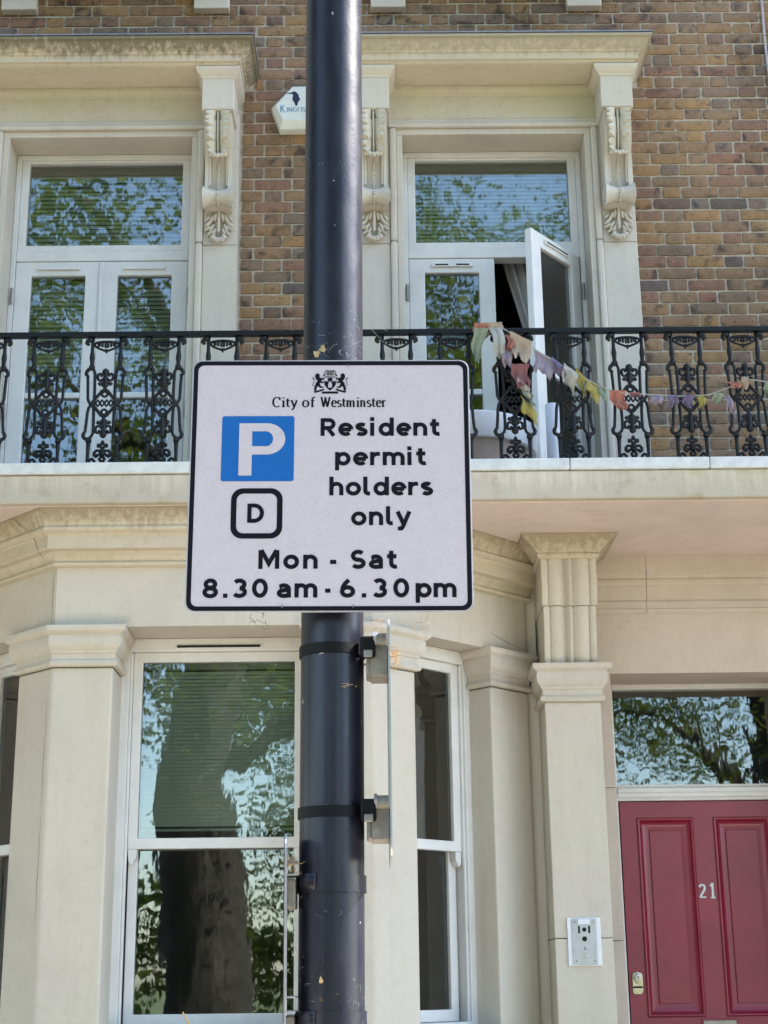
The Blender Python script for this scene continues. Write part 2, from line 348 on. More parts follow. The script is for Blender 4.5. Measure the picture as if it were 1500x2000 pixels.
# ------------------------------------------------------------------ lettering drawn with strokes
def E_(cx, cy, rx, ry, a0=90, a1=450, n=22): return arc(cx, cy, rx, ry, a0, a1, n)
GLY = {   # centre lines in cap heights: (advance, strokes)
 'R': (.74, [[(.1, 0), (.1, 1)], [(.1, .9), (.38, .9)]+arc(.40, .675, .22, .225, 88, -88)+[(.1, .45)], [(.34, .45), (.64, 0)]]),
 'P': (.70, [[(.1, 0), (.1, 1)], [(.1, .9), (.36, .9)]+arc(.38, .65, .225, .25, 88, -88)+[(.1, .4)]]),
 'D': (.78, [[(.1, 0), (.1, 1)], [(.1, .9), (.3, .9)]+arc(.32, .5, .34, .4, 88, -88, 18)+[(.1, .1)]]),
 'M': (.96, [[(.1, 0), (.1, 1)], [(.13, 1), (.48, .28), (.83, 1)], [(.86, 0), (.86, 1)]]),
 'S': (.70, [arc(.35, .685, .235, .215, 35, 265, 16)+arc(.35, .285, .25, .19, 88, -150, 16)]),
 'o': (.74, [E_(.37, .37, .265, .275)]),
 'n': (.68, [[(.1, 0), (.1, .75)], [(.1, .38)]+arc(.335, .40, .235, .245, 165, 0)+[(.57, 0)]]),
 'h': (.68, [[(.1, 0), (.1, 1.04)], [(.1, .38)]+arc(.335, .40, .235, .245, 165, 0)+[(.57, 0)]]),
 'm': (1.06, [[(.1, 0), (.1, .75)], [(.1, .40)]+arc(.31, .42, .21, .225, 165, 0)+[(.52, 0)], [(.52, .40)]+arc(.735, .42, .215, .225, 165, 0)+[(.95, 0)]]),
 'r': (.50, [[(.1, 0), (.1, .75)], [(.1, .36)]+arc(.36, .38, .26, .26, 165, 78, 8)+[(.47, .64)]]),
 'd': (.75, [E_(.355, .37, .25, .275), [(.64, 0), (.64, 1.04)]]),
 'p': (.75, [E_(.39, .37, .25, .275), [(.1, -.29), (.1, .75)]]),
 'e': (.72, [[(.13, .36), (.62, .36)], arc(.37, .37, .265, .275, -2, 312, 20)]),
 'a': (.70, [[(.13, .565)]+arc(.34, .44, .225, .205, 140, 0, 10)+[(.565, 0)], [(.565, .40), (.36, .40)]+arc(.335, .235, .22, .145, 92, 268, 10)+[(.47, .10), (.565, .19)]]),
 's': (.60, [arc(.30, .525, .19, .12, 35, 265, 14)+arc(.30, .225, .20, .135, 88, -150, 14)]),
 't': (.52, [[(.22, .95), (.22, .30)]+arc(.40, .29, .18, .19, 180, 275, 8)+[(.48, .115)], [(.03, .655), (.46, .655)]]),
 'i': (.32, [[(.12, 0), (.12, .75)], [(.02, .95), (.22, .95)]]),
 'l': (.40, [[(.11, 1.04), (.11, .25)]+arc(.26, .25, .15, .15, 180, 275, 7)+[(.33, .105)]]),
 'y': (.66, [[(.05, .75), (.33, .06)], [(.61, .75), (.35, .06), (.28, -.12)]+[(.22, -.185), (.06, -.19)]]),
 '8': (.72, [E_(.36, .715, .215, .19), E_(.36, .29, .255, .205)]),
 '3': (.68, [arc(.31, .70, .225, .20, 150, -85, 14), arc(.31, .295, .255, .20, 88, -150, 14)]),
 '0': (.74, [E_(.37, .5, .265, .40)]),
 '6': (.72, [E_(.36, .315, .25, .22), [(.115, .33), (.15, .55), (.25, .74), (.42, .92)]]),
 '2': (.66, [arc(.32, .68, .215, .22, 165, -30, 12)+[(.12, .1)], [(.08, .08), (.6, .08)]]),
 '1': (.46, [[(.26, 0), (.26, 1)], [(.08, .80), (.26, .93)], [(.08, .05), (.44, .05)]]),
 '.': (.26, [[(.03, .105), (.23, .105)]]), '-': (.44, [[(.02, .36), (.36, .36)]]), ' ': (.30, []),
}
SER = {   # book face with thick stems, thin arches and short serifs
 'C': (.78, [arc(.42, .5, .34, .5, 50, 310, 20), [(.64, .72), (.66, 1)]]),
 'i': (.32, [[(.16, 0), (.16, .66)], [(.02, .64), (.16, .64)], [(.03, .02), (.29, .02)], [(.16, .85), (.16, .98)]]),
 't': (.38, [[(.15, .86), (.15, .16), (.22, .03), (.36, .06)], [(.01, .64), (.36, .64)]]),
 'y': (.56, [[(.08, .64), (.30, .04)], [(.52, .64), (.26, -.14), (.16, -.28), (.06, -.24)], [(.0, .65), (.2, .65)], [(.42, .65), (.58, .65)]]),
 'o': (.60, [E_(.3, .33, .24, .33)]),
 'f': (.38, [[(.14, 0), (.14, .82), (.22, .99), (.40, 1.0)], [(.0, .64), (.34, .64)], [(.03, .02), (.28, .02)]]),
 'W': (1.04, [[(.08, 1), (.30, 0)], [(.30, 0), (.52, .98)], [(.46, 1), (.70, 0)], [(.70, 0), (.92, .98)], [(.0, .98), (.2, .98)], [(.82, .98), (1.02, .98)]]),
 'e': (.54, [[(.08, .38), (.48, .38)], arc(.29, .33, .22, .33, 8, 318, 18)]),
 's': (.46, [arc(.23, .49, .15, .16, 40, 260, 12)+arc(.23, .17, .17, .16, 85, -150, 12)]),
 'm': (.98, [[(.12, 0), (.12, .66)], [(.12, .5), (.26, .64), (.40, .58), (.42, .44), (.42, 0)], [(.42, .5), (.60, .64), (.74, .58), (.76, .44), (.76, 0)], [(.02, .02), (.22, .02)], [(.34, .02), (.52, .02)], [(.68, .02), (.88, .02)], [(0, .64), (.12, .64)]]),
 'n': (.64, [[(.12, 0), (.12, .66)], [(.12, .5), (.28, .64), (.42, .58), (.45, .44), (.45, 0)], [(.02, .02), (.22, .02)], [(.36, .02), (.56, .02)], [(0, .64), (.12, .64)]]),
 'r': (.46, [[(.12, 0), (.12, .66)], [(.12, .46), (.26, .62), (.42, .60)], [(.02, .02), (.26, .02)], [(0, .64), (.12, .64)]]),
 'K': (.74, [[(.14, 0), (.14, 1)], [(.14, .42), (.58, 1)], [(.26, .55), (.66, 0)]]), 'I': (.32, [[(.16, 0), (.16, .8)], [(.04, .02), (.28, .02)], [(.04, .78), (.28, .78)]]),
 'N': (.72, [[(.1, 0), (.1, .8)], [(.1, .8), (.58, 0)], [(.58, 0), (.58, .8)]]), 'G': (.72, [arc(.36, .4, .28, .4, 50, 330, 16), [(.62, .1), (.62, .38)], [(.44, .38), (.68, .38)]]),
 'F': (.56, [[(.1, 0), (.1, .8)], [(.1, .78), (.5, .78)], [(.1, .42), (.42, .42)]]), 'S': (.5, [arc(.24, .6, .17, .18, 40, 260, 10)+arc(.24, .2, .18, .2, 85, -150, 10)]),
 'H': (.72, [[(.1, 0), (.1, .8)], [(.58, 0), (.58, .8)], [(.1, .42), (.58, .42)]]), 'E': (.56, [[(.1, 0), (.1, .8)], [(.1, .78), (.5, .78)], [(.1, .42), (.42, .42)], [(.1, .02), (.5, .02)]]),
 'R': (.6, [[(.1, 0), (.1, .8)], [(.1, .78), (.4, .72), (.42, .52), (.1, .42)], [(.28, .42), (.56, 0)]]), ' ': (.26, []),
}
def stroke(mb, pts, wf, y):
    P = [Vector(p) for p in pts]; n = len(P); closed = (P[0]-P[-1]).length < 1e-4
    L = []; Rr = []
    for i in range(n):
        if closed and i in (0, n-1): a, b = P[n-2], P[1]
        else: a, b = P[max(i-1, 0)], P[min(i+1, n-1)]
        d1 = (P[i]-a); d2 = (b-P[i])
        if d1.length < 1e-9: d1 = d2
        if d2.length < 1e-9: d2 = d1
        d1 = d1.normalized(); d2 = d2.normalized(); t = d1+d2; t = t.normalized() if t.length > 1e-6 else d1
        nrm = Vector((-t.y, t.x)); c_ = max(.45, nrm.dot(Vector((-d1.y, d1.x)))); hw = wf(t)/2/c_
        L.append(P[i]+nrm*hw); Rr.append(P[i]-nrm*hw)
    vs_ = [(p.x, y, p.y) for p in L]+[(p.x, y, p.y) for p in Rr]
    mb.add(vs_, [(i, n+i, n+i+1, i+1) for i in range(n-1)])
def lettering(text, x0, x1, base, cap, y, weight=.222, face=GLY, contrast=None):
    adv = [face[c_][0] for c_ in text]; nat = sum(adv)-.08
    n_ = max(1, len(text)-1); ks = min(1.12, max(.8, ((x1-x0)/cap-.05*n_)/nat)); trk = ((x1-x0)/cap-nat*ks)/n_; mb = MB(); x = x0/cap-.02; q = 0
    wf = (lambda t: weight*cap) if contrast is None else (lambda t: cap*math.sqrt((weight*t.y)**2+(contrast*t.x)**2))
    for c_, a in zip(text, adv):
        for s_ in face[c_][1]:
            stroke(mb, [((x+px*ks)*cap, base+pz*cap) for px, pz in s_], wf, y-q*1.5e-5); q = (q+1) % 6
        x += a*ks+trk
    return mb

# ================================================================== THE SETTING
g = MB(); g.add([(-900, -900, -.16), (900, -900, -.16), (900, 900, -.16), (-900, 900, -.16)], [(0, 1, 2, 3)]); tag(g.build('ground', 'grassy'), kind='structure')
g = MB(); g.box(-60, 60, .55, 8.4, -.3, 0); tag(g.build('pavement', 'paving', bevel=.015), kind='structure')
g = MB(); g.box(-60, 60, -7.2, .55, -.3, -.13); tag(g.build('road', 'asphalt'), kind='structure')
g = MB(); g.box(-60, 60, -10.2, -7.2, -.3, 0); tag(g.build('far_pavement', 'paving', bevel=.015), kind='structure')

# ================================================================== THE HOUSE
house = thing('terraced_house', (0, 8.15, 0), 'London terraced house of brown stock brick with cream stucco bay and balcony', 'house')
CXL, CXR = -1.578, .745
WB = 8.15                                   # brick face
# ---- brick wall: mortar body with openings, then bricks
m = MB()
y0, y1 = WB+.0105, WB+.34
for (a, b, c_, d_) in [(-14, CXL-.56, 3.5, 14), (CXL+.56, CXR-.56, 3.5, 14), (CXR+.56, 30, 3.5, 14), (CXL-.56, CXL+.56, 6.44, 14), (CXR-.56, CXR+.56, 6.44, 14), (CXL-.56, CXL+.56, 3.5, 4.02), (CXR-.56, CXR+.56, 3.5, 4.02)]:
    m.box(a, b, y0, y1, c_, d_)
wall = m.build('brick_wall', 'mortar', house)
PITCH, CH, ZJ = .3375, .0752, 7.3735
def brickmesh(wd, ht, seed):
    rr = random.Random(seed); mb = MB(); nx, nz_ = (6 if wd > .15 else 4), 3; hx, hz = wd/2, ht/2
    def jit(a): return rr.uniform(-a, a)
    grid = []
    for j in range(nz_+1):
        for i in range(nx+1):
            u, v_ = i/nx*2-1, j/nz_*2-1; edge = i in (0, nx) or j in (0, nz_); cor = i in (0, nx) and j in (0, nz_)
            grid.append((u*hx*(.985 if cor else 1)+jit(.0018), (.003 if edge else -.0012)+jit(.0010), v_*hz*(.965 if cor else 1)+jit(.0016)))
    fs = [(j*(nx+1)+i, j*(nx+1)+i+1, (j+1)*(nx+1)+i+1, (j+1)*(nx+1)+i) for j in range(nz_) for i in range(nx)]
    bd = [i for i in range(nx+1)]+[j*(nx+1)+nx for j in range(1, nz_+1)]+[nz_*(nx+1)+i for i in range(nx-1, -1, -1)]+[j*(nx+1) for j in range(nz_-1, 0, -1)]
    n = len(grid); back = [(grid[b][0], .03, grid[b][2]) for b in bd]
    fs += [(bd[(q+1) % len(bd)], bd[q], n+q, n+(q+1) % len(bd)) for q in range(len(bd))]
    mb.add(grid+back, fs); return mb
VAR = {}
for kind_, wd in (('s', .2135), ('h', .1010)):
    VAR[kind_] = []
    for q in range(7):
        me = brickmesh(wd, .0625, q*13+len(kind_)+int(wd*1000)).mesh('brick', 'brick_single'); VAR[kind_].append(me)
def spans(z):
    cuts = []
    for cx in (CXL, CXR):
        if z < 6.73: cuts.append((cx-.822, cx+.822))
        elif z < 6.86: cuts.append((cx-.83-(z-6.73)*.8, cx+.83+(z-6.73)*.8))
    res = []; x = -3.6
    for a, b in cuts: res.append((x, a)); x = b
    res.append((x, 3.6)); return res
cand = []; rest = MB(); row = 0
z = ZJ+CH*6
while z > 3.95:
    zc = z-CH/2; rowi = round((ZJ-z)/CH); off = (PITCH/2 if rowi % 2 else 0)
    for (a, b) in spans(zc):
        x = math.floor((a-off)/PITCH-1)*PITCH+off
        while x < b:
            for (s0, s1) in ((x+.005, x+.220), (x+.230, x+.3325)):
                l, r_ = max(s0, a+.008), min(s1, b-.008)
                if r_-l < .03: continue
                cand.append((l, r_, zc))
            x += PITCH
    z -= CH
def shown(l, r_, zc):
    c_ = (l+r_)/2; edge = 2.02+(zc-4)*.11
    if zc > 7.36 or c_ > edge or c_ < -edge-.1: return False
    if zc < 4.33: return False
    pl = -.40+.02*(zc-6); pr = -.02
    if pl < l and r_ < pr: return False
    if zc < 6.86: return l > CXR+.8 or (-.77 < l and r_ < -.05 and zc > 4.75)
    return zc > 6.9
vis = sorted([c_ for c_ in cand if shown(*c_)], key=lambda t: t[2])
single = set(vis[:300])
for (l, r_, zc) in cand:
    wd = r_-l; jx, jz = random.uniform(-.002, .002), random.uniform(-.0022, .0022)
    if (l, r_, zc) in single:
        if wd > .19: me = random.choice(VAR['s']); sx = wd/.215
        elif .08 < wd < .125: me = random.choice(VAR['h']); sx = wd/.1025
        elif wd >= .125: me = random.choice(VAR['s']); sx = wd/.215
        else: me = random.choice(VAR['h']); sx = wd/.1025
        o = bpy.data.objects.new('brick', me); COL.objects.link(o); o.parent = wall
        o.location = ((l+r_)/2+jx, WB+random.uniform(-.0015, .0025), zc+jz); o.scale = (sx, 1, random.uniform(.97, 1.03))
        o.rotation_euler = (0, random.uniform(-.008, .008), random.uniform(-.006, .006))
    else:
        b_ = brickmesh(wd-.0015, .0625, random.randrange(10**6)); yy = WB+random.uniform(-.0015, .0025)
        rest.add([(p[0]+(l+r_)/2+jx, p[1]+yy, p[2]+zc+jz) for p in b_.v], b_.f)
o = rest.build('brick_courses', 'brick_joined', wall); tag(o, kind='stuff')

# ---- second-floor sill brackets and sill above
for x in (-2.128, -.949, .1335, 1.338, 2.42):
    if x > 2.4: continue
    MB().box(x-.107, x+.107, 8.095, WB+.05, 7.312, 7.45).build('sill_bracket', 'stucco', house, bevel=.006)
for x0_, x1_ in ((-2.6, -.80), (-.02, 1.60)):
    MB().box(x0_, x1_, 7.99, WB+.05, 7.4505, 7.56).build('upper_sill', 'stucco', house, bevel=.008)

# ---- first-floor window surrounds
def corbel_mesh():
    mb = MB(); W2 = .078
    prof = [(8.07, 6.452), (7.875, 6.452), (7.868, 6.40), (7.872, 6.33), (7.892, 6.26), (7.925, 6.20), (7.945, 6.15), (7.955, 6.08), (7.952, 6.02), (7.935, 5.985), (7.955, 5.93), (8.0, 5.895), (8.07, 5.89)]
    # cheeks each side, web between set back
    def ext(x0_, x1_, back):
        pr = [(y+(back if y < 8.05 else 0), z_) for y, z_ in prof]; n = len(pr)
        mb.add([(x0_, y, z_) for y, z_ in pr]+[(x1_, y, z_) for y, z_ in pr], [tuple(range(n)), tuple(range(n, 2*n))[::-1]]+[(i, n+i, n+(i+1) % n, (i+1) % n) for i in range(n)])
    ext(-W2, -W2+.022, 0); ext(W2-.022, W2, 0); ext(-W2+.022, W2-.022, .032)
    for sx in (-1, 1):      # inner fillets
        mb.tube([(sx*.05, 7.935, 6.20), (sx*.05, 7.957, 6.14), (sx*.05, 7.967, 6.08), (sx*.05, 7.962, 6.02)], .007, 6)
    n = 9                    # scroll roll with a waist
    xs = [(-.085+.17*i/16) for i in range(17)]
    for (x0_, x1_) in zip(xs, xs[1:]):
        r0, r1 = .040+.028*(abs(x0_)/.085)**2, .040+.028*(abs(x1_)/.085)**2
        mb.cyl((x0_, 7.965, 5.945), (1, 0, 0), r0, x1_-x0_, 20, r1)
    for sx in (-1, 1):
        mb.tube([(sx*.087, 7.965+.045*math.cos(t)*(1-t/16), 5.945+.045*math.sin(t)*(1-t/16)) for t in [i*.45 for i in range(30)]], .007, 5)
    for i in range(17): mb.lobe((0, 7.966-.012*(i > 12)*(i-12)*.9, 6.185-i*.0165), .0085, .0085, .0075, None, 6, 4)
    for i in range(9):
        a = R(75+i*20); mb.lobe((0, 7.965-.044*math.sin(a), 5.945+.044*math.cos(a)), .0085, .0085, .0075, None, 6, 4)
    # acanthus: mid rib and two files of lobed leaflets, tips curling out
    mb.tube([(0, 7.866, 6.45), (0, 7.862, 6.36), (0, 7.876, 6.28), (0, 7.908, 6.20)], [.007, .006, .005, .004], 6)
    for sx in (-1, 1):
        for (zt, zb, xi0, xi1, xo0, xo1, nl, dep) in ((6.452, 6.368, .010, .020, .052, .056, 3, .040), (6.392, 6.285, .009, .012, .048, .046, 3, .032), (6.312, 6.205, .008, .014, .047, .042, 3, .026)):
            nv_, nu_ = 28, 6; gv = []
            for j in range(nv_+1):
                v_ = j/nv_; lob = abs(math.sin(math.pi*v_*nl)); end = min(1, (1-v_)*5, .35+v_*6)
                xi = xi0+(xi1-xi0)*v_; xo = xi+((xo0+(xo1-xo0)*v_)-xi+.017*lob)*(.35+.65*end)
                for i in range(nu_+2):
                    u = min(i, nu_)/nu_; zc_ = zt+(zb-zt)*v_; yb = 7.874 if zc_ > 6.33 else 7.874+(6.33-zc_)*.36
                    y = yb-dep*(math.sin(math.pi*(.12+.70*u))*.55+.45*u)-.020*lob*u
                    if i == nu_+1: y = yb+.018
                    gv.append((sx*(xi+(xo-xi)*u), y, zc_-.016*u*(.4+v_)))
            n_ = nu_+2; mb.add(gv, [(j*n_+i, j*n_+i+1, (j+1)*n_+i+1, (j+1)*n_+i) for j in range(nv_) for i in range(n_-1)])
    for i in range(5):       # turned-over leaf tip
        a = -1+i*.5; mb.lobe((a*.040, 7.905-.012*(1-a*a), 6.190-.012*(1-abs(a))), .016, .016, .015, None, 8, 5)
    # hanging leaf under the scroll
    for sx in (-1, 1):
        for (px, pz, an, s_) in ((.020, 5.86, 12, 1), (.042, 5.845, 28, 1.05), (.060, 5.815, 45, 1), (.062, 5.785, 60, .85), (.040, 5.79, 30, .9), (.050, 5.755, 50, .8), (.028, 5.765, 22, .8), (.066, 5.845, 40, .7), (.034, 5.735, 50, .7)):
            M = Matrix.Rotation(R(-sx*an), 3, 'Y'); mb.lobe((sx*px, 8.04, pz), .012*s_, .017, .032*s_, M, 8, 5)
    mb.tube([(0, 8.03, 5.89), (0, 8.028, 5.80), (0, 8.03, 5.76)], [.009, .008, .006], 6)
    for i in range(5):
        a = -1+i*.5; mb.lobe((a*.034, 8.03, 5.722-.016*(1-a*a)), .017, .022, .016, None, 8, 5)
    return mb
corb = None
def surround(cx):
    global corb
    S = holder('window_surround', house)
    for sx in (-1, 1):
        if cx < 0 and sx < 0: continue
        a, b = sorted((cx+sx*.6175, cx+sx*.815))
        MB().box(a, b, 8.06, WB+.12, 3.99, 5.690).build('pilaster', 'stucco', S, bevel=.004)
        MB().box(a, b, 8.06, WB+.12, 5.693, 6.55).build('pilaster', 'stucco', S, bevel=.004)
        a, b = sorted((cx+sx*.617, cx+sx*.803)); z0_ = 6.452
        MB().box(a, b, 7.845, WB+.10, z0_, 6.66).build('block', 'stucco', S, bevel=.005)
        pr = [(-.02, 6.655), (.004, 6.655), (.008, 6.668), (.020, 6.680), (.034, 6.700), (.036, 6.719), (-.02, 6.719)]
        MB().sweep(pr, [(a, WB+.05), (a, 7.845), (b, 7.845), (b, WB+.05)]).build('block_cap', 'stucco', S)
        if corb is None:
            corb = corbel_mesh().build('corbel', 'stucco', S, smooth=True, angle=50); corb.location += Vector((cx+sx*.7105, 0, 0))
        else:
            c_ = bpy.data.objects.new('corbel', corb.data); link(c_, S); c_.location += Vector((cx+sx*.7105, 0, 0))
    # architrave in two steps
    for sx in (-1, 1):
        a, b = sorted((cx+sx*.540, cx+sx*.576)); MB().box(a, b, 8.062, 8.36, 3.99, 6.404).build('architrave', 'stucco', S, bevel=.004)
        a, b = sorted((cx+sx*.5765, cx+sx*.616)); MB().box(a, b, 8.040, 8.20, 3.99, 5.70).build('architrave', 'stucco', S, bevel=.012)
        MB().box(a, b, 8.040, 8.20, 5.703, 6.444).build('architrave', 'stucco', S, bevel=.012)
    MB().box(cx-.576, cx+.576, 8.062, 8.36, 6.405, 6.444).build('architrave_head', 'stucco', S, bevel=.004)
    MB().sweep([(-.1, 6.445), (.022, 6.445), (.024, 6.468), (.012, 6.478), (.006, 6.503), (-.1, 6.503)], [(cx-.6165, 8.062), (cx+.6165, 8.062)]).build('architrave_head', 'stucco', S)
    MB().box(cx-.635, cx+.635, 8.064, WB+.1, 6.5035, 6.722).build('frieze', 'frieze_stone', S)
    MB().sweep([(-.02, 6.66), (.004, 6.66), (.008, 6.68), (.022, 6.700), (.026, 6.7195), (-.02, 6.7195)], [(cx-.63, 8.064), (cx+.63, 8.064)]).build('bed_mould', 'frieze_stone', S)
    pr = [(-.30, 6.722), (-.020, 6.722), (-.018, 6.727), (0, 6.7275), (.002, 6.740), (.020, 6.743), (.022, 6.780), (.034, 6.784), (.036, 6.794), (.046, 6.800), (.062, 6.812), (.074, 6.828), (.080, 6.844), (.096, 6.847), (.098, 6.862), (-.30, 6.885)]
    MB().sweep(pr, [(cx-.82, WB+.05), (cx-.82, 7.815), (cx+.82, 7.815), (cx+.82, WB+.05)]).build('hood', 'hood_stone' if cx < 0 else 'hood_stone_clean', S)
    MB().box(cx-.78, cx+.78, 7.82, WB+.02, 6.7235, 6.86).build('hood_core', 'hood_stone', S)
    MB().box(cx-.925, cx+.925, 7.712, WB+.01, 6.868, 6.8745).build('flashing', 'lead_flash', S)
    # stone threshold under the window
    MB().box(cx-.60, cx+.60, 8.05, 8.34, 3.99, 4.06).build('threshold', 'stucco_warm', S, bevel=.006)
    return S
surround(CXL); surround(CXR)

# ---- joinery
def ring_frame(x0, x1, z0, z1, t, y0_, y1_, mb=None, tb=None, tt=None):
    mb = mb or MB(); tb = t if tb is None else tb; tt = t if tt is None else tt
    return frame_ring(mb, rect(x0, x1, z0, z1), rect(x0+t, x1-t, z0+tb, z1-tt), y0_, y1_)
def pane(x0, x1, z0, z1, y, parent, mat='pane_glass', tilt=None):
    mb = MB().box(x0, x1, y, y+.004, z0, z1); o = mb.build('pane', mat, parent); return o
def vent(mb_parent, x0, x1, z, y):
    v_ = MB().box(x0, x1, y-.014, y, z-.012, z+.012).build('vent', 'window_paint', mb_parent, bevel=.003)
    return v_
def casement(cx, open_right):
    Wn = holder('french_window', house)
    fr = MB(); ring_frame(cx-.539, cx+.539, 4.062, 6.403, .03, 8.262, 8.35, fr, .03, .034)
    fr.box(cx-.509, cx+.509, 8.262, 8.35, 5.697, 5.760); fr.build('frame', 'window_paint', Wn, bevel=.004)
    tl = MB(); ring_frame(cx-.5085, cx+.5085, 5.7605, 6.3685, .047, 8.272, 8.33, tl, .044, .018); tl.build('transom_light', 'window_paint', Wn, bevel=.005)
    pane(cx-.4615, cx+.4615, 5.8045, 6.3505, 8.304, Wn)
    def leaf(x0_, x1_, closed=True):
        lf = MB(); ring_frame(x0_, x1_, 4.094, 5.695, .094, 8.268, 8.314, lf, .10, .092)
        lf.box(x0_+.094, x1_-.094, 8.27, 8.312, 4.833, 4.868)
        return lf
    x0_, x1_ = cx-.5075, cx-.0015
    leaf(x0_, x1_).build('leaf', 'window_paint', Wn, bevel=.006)
    pane(x0_+.094, x1_-.094, 4.868, 5.603, 8.292, Wn); pane(x0_+.094, x1_-.094, 4.194, 4.833, 8.292, Wn)
    v_ = vent(Wn, cx-.375, cx-.128, 5.650, 8.268)
    if open_right:
        MB().box(cx-.352, cx-.275, 8.2525, 8.254, 5.6455, 5.6545).build('vent_slot', 'vent_slot', v_); MB().box(cx-.228, cx-.151, 8.2525, 8.254, 5.6455, 5.6545).build('vent_slot', 'vent_slot', v_)
    for zz in (5.42, 4.70):
        MB().cyl((cx-.519, 8.256, zz), (0, 0, 1), .009, .10, 10).build('hinge', 'hinge_metal', Wn)
        MB().cyl((cx+.519, 8.256, zz), (0, 0, 1), .009, .10, 10).build('hinge', 'hinge_metal', Wn)
    x0_, x1_ = cx+.0015, cx+.5075
    if not open_right:
        leaf(x0_, x1_).build('leaf', 'window_paint', Wn, bevel=.006)
        pane(x0_+.094, x1_-.094, 4.868, 5.603, 8.292, Wn); pane(x0_+.094, x1_-.094, 4.194, 4.833, 8.292, Wn); vent(Wn, cx+.128, cx+.375, 5.650, 8.268)
        MB().box(cx-.012, cx+.012, 8.258, 8.268, 4.10, 5.69).build('meeting_bead', 'window_paint', Wn, bevel=.003)
    else:                                   # leaf swung out towards the balcony
        M = Matrix.Translation((cx+.510, 8.262, 0)) @ Matrix.Rotation(R(50), 4, 'Z') @ Matrix.Translation((-(cx+.510), -8.262, 0))
        def tr(mb): mb.v = [tuple(M @ Vector(p)) for p in mb.v]; return mb
        lo = tr(leaf(x0_, x1_)).build('open_leaf', 'window_paint', Wn, bevel=.006); tag(lo, 'right leaf of the window swung open over the balcony')
        for (za, zb) in ((4.868, 5.603), (4.194, 4.833)): tr(MB().box(x0_+.094, x1_-.094, 8.292, 8.296, za, zb)).build('pane', 'clear_glass', lo)
        tr(MB().box(cx+.128, cx+.375, 8.254, 8.268, 5.638, 5.662)).build('vent', 'window_paint', lo, bevel=.003)
        tr(MB().box(cx+.140, cx+.362, 8.2525, 8.254, 5.6455, 5.6545)).build('vent_slot', 'vent_slot', lo)
        MB().tube([(cx+.06, 8.255, 4.70), (cx+.06, 8.235, 4.70), (cx+.10, 8.235, 4.70)], .007, 6).build('stay', 'hinge_metal', Wn)
    return Wn
casement(CXL, False); casement(CXR, True)

# ---- room shells so the windows look into dark rooms
sh = MB(); sh.box(-4.2, 4.2, 11.6, 11.8, .3, 7.0).box(-4.4, -4.2, 8.5, 11.8, .3, 7.0).box(4.2, 4.4, 8.5, 11.8, .3, 7.0).box(-4.2, 4.2, 8.5, 11.6, 6.85, 7.0).box(-4.2, 4.2, 8.36, 11.6, 3.6, 4.0)
sh.box(-.45, -.35, 8.5, 11.6, 4.0, 6.85).box(1.0, 1.1, 8.5, 11.6, .3, 3.6); sh.build('room_shell', 'room_wall', house)
MB().box(-4.2, 4.2, 7.5, 11.6, .40, .55).build('room_floor', 'room_floor', house)

# ---- balcony slab
MB().box(-5, 5, 6.955, WB+.02, 3.785, 3.926).build('balcony_slab', 'slab_stone', house, bevel=.008)
L_ = holder('balcony_ledge', house)
for a, b in ((-5, -2.21), (-2.208, -.62), (-.618, .95), (.953, 1.62), (1.622, 5)):
    MB().box(a, b, 6.94, 7.22, 3.928, 3.985).build('coping_stone', 'ledge_paint', L_, bevel=.006)
MB().box(-5, 5, 7.21, WB+.02, 3.9275, 3.975).build('balcony_floor', 'slab_stone', house)
MB().box(-5, 5, 6.99, WB+.02, 3.778, 3.7845).build('balcony_soffit', 'soffit_plaster', house)

# ---- bay window
Q = math.sqrt(.5)
CL, CR, YF = (-1.51, 7.15), (0.0, 7.15), 7.15
def cantR(t, inn=0): return (CR[0]+Q*t-Q*inn, CR[1]+Q*t+Q*inn)
def cantL(t, inn=0): return (CL[0]-Q*t+Q*inn, CL[1]+Q*t+Q*inn)
BAY = holder('bay_window', house)
TE, TA, TB, TBL = 1.145, .29, .85, .85                 # length of canted side, opening start and end
endR, endL = cantR(TE), cantL(TE)
outer = [(endL[0], 8.2), endL, CL, CR, endR, (endR[0], 8.2)]
IN = .28; RW_ = .145
t8 = math.tan(R(22.5))*IN
inner = [(endL[0]+IN+.1, 8.2), (CL[0]+t8, YF+IN), (CR[0]-t8, YF+IN), (endR[0]-IN-.1, 8.2)]
def ringprism(mb, z0_, z1_):
    mb.prism([outer[0], outer[1], outer[2], inner[1], inner[0]], z0_, z1_); mb.prism([outer[2], outer[3], inner[2], inner[1]], z0_, z1_); mb.prism([outer[3], outer[4], outer[5], inner[3], inner[2]], z0_, z1_); return mb
ringprism(MB(), 3.229, 3.53).build('frieze', 'stucco', BAY)
h = lambda y: 3.52+(1108-y)/124*.265
pr = [(-.05, 3.519), (.012, 3.519), (.030, h(1106)), (.034, h(1101)), (.028, h(1097)), (.022, h(1096)), (.024, h(1091)), (.034, h(1084)), (.046, h(1077)), (.048, h(1075)), (.084, h(1074)), (.088, h(1072)), (.088, h(1044)), (.094, h(1040)), (.112, h(1038)), (.120, h(1035)), (.122, h(1029)), (.114, h(1024)), (.112, h(1022)), (.118, h(1014)), (.136, h(1004)), (.150, h(996)), (.154, h(990)), (.160, h(989)), (.160, 3.7775), (-.05, 3.7775)]
MB().sweep(pr, [(endL[0], 8.2), endL, CL, CR, endR, (endR[0], 8.2)]).build('cornice', 'cornice_stone', BAY, smooth=True, angle=35)
ringprism(MB(), 3.5305, 3.776).build('cornice_core', 'stucco', BAY)
capz = [3.228, 3.198, 3.136, 3.104, 3.072, 3.035]
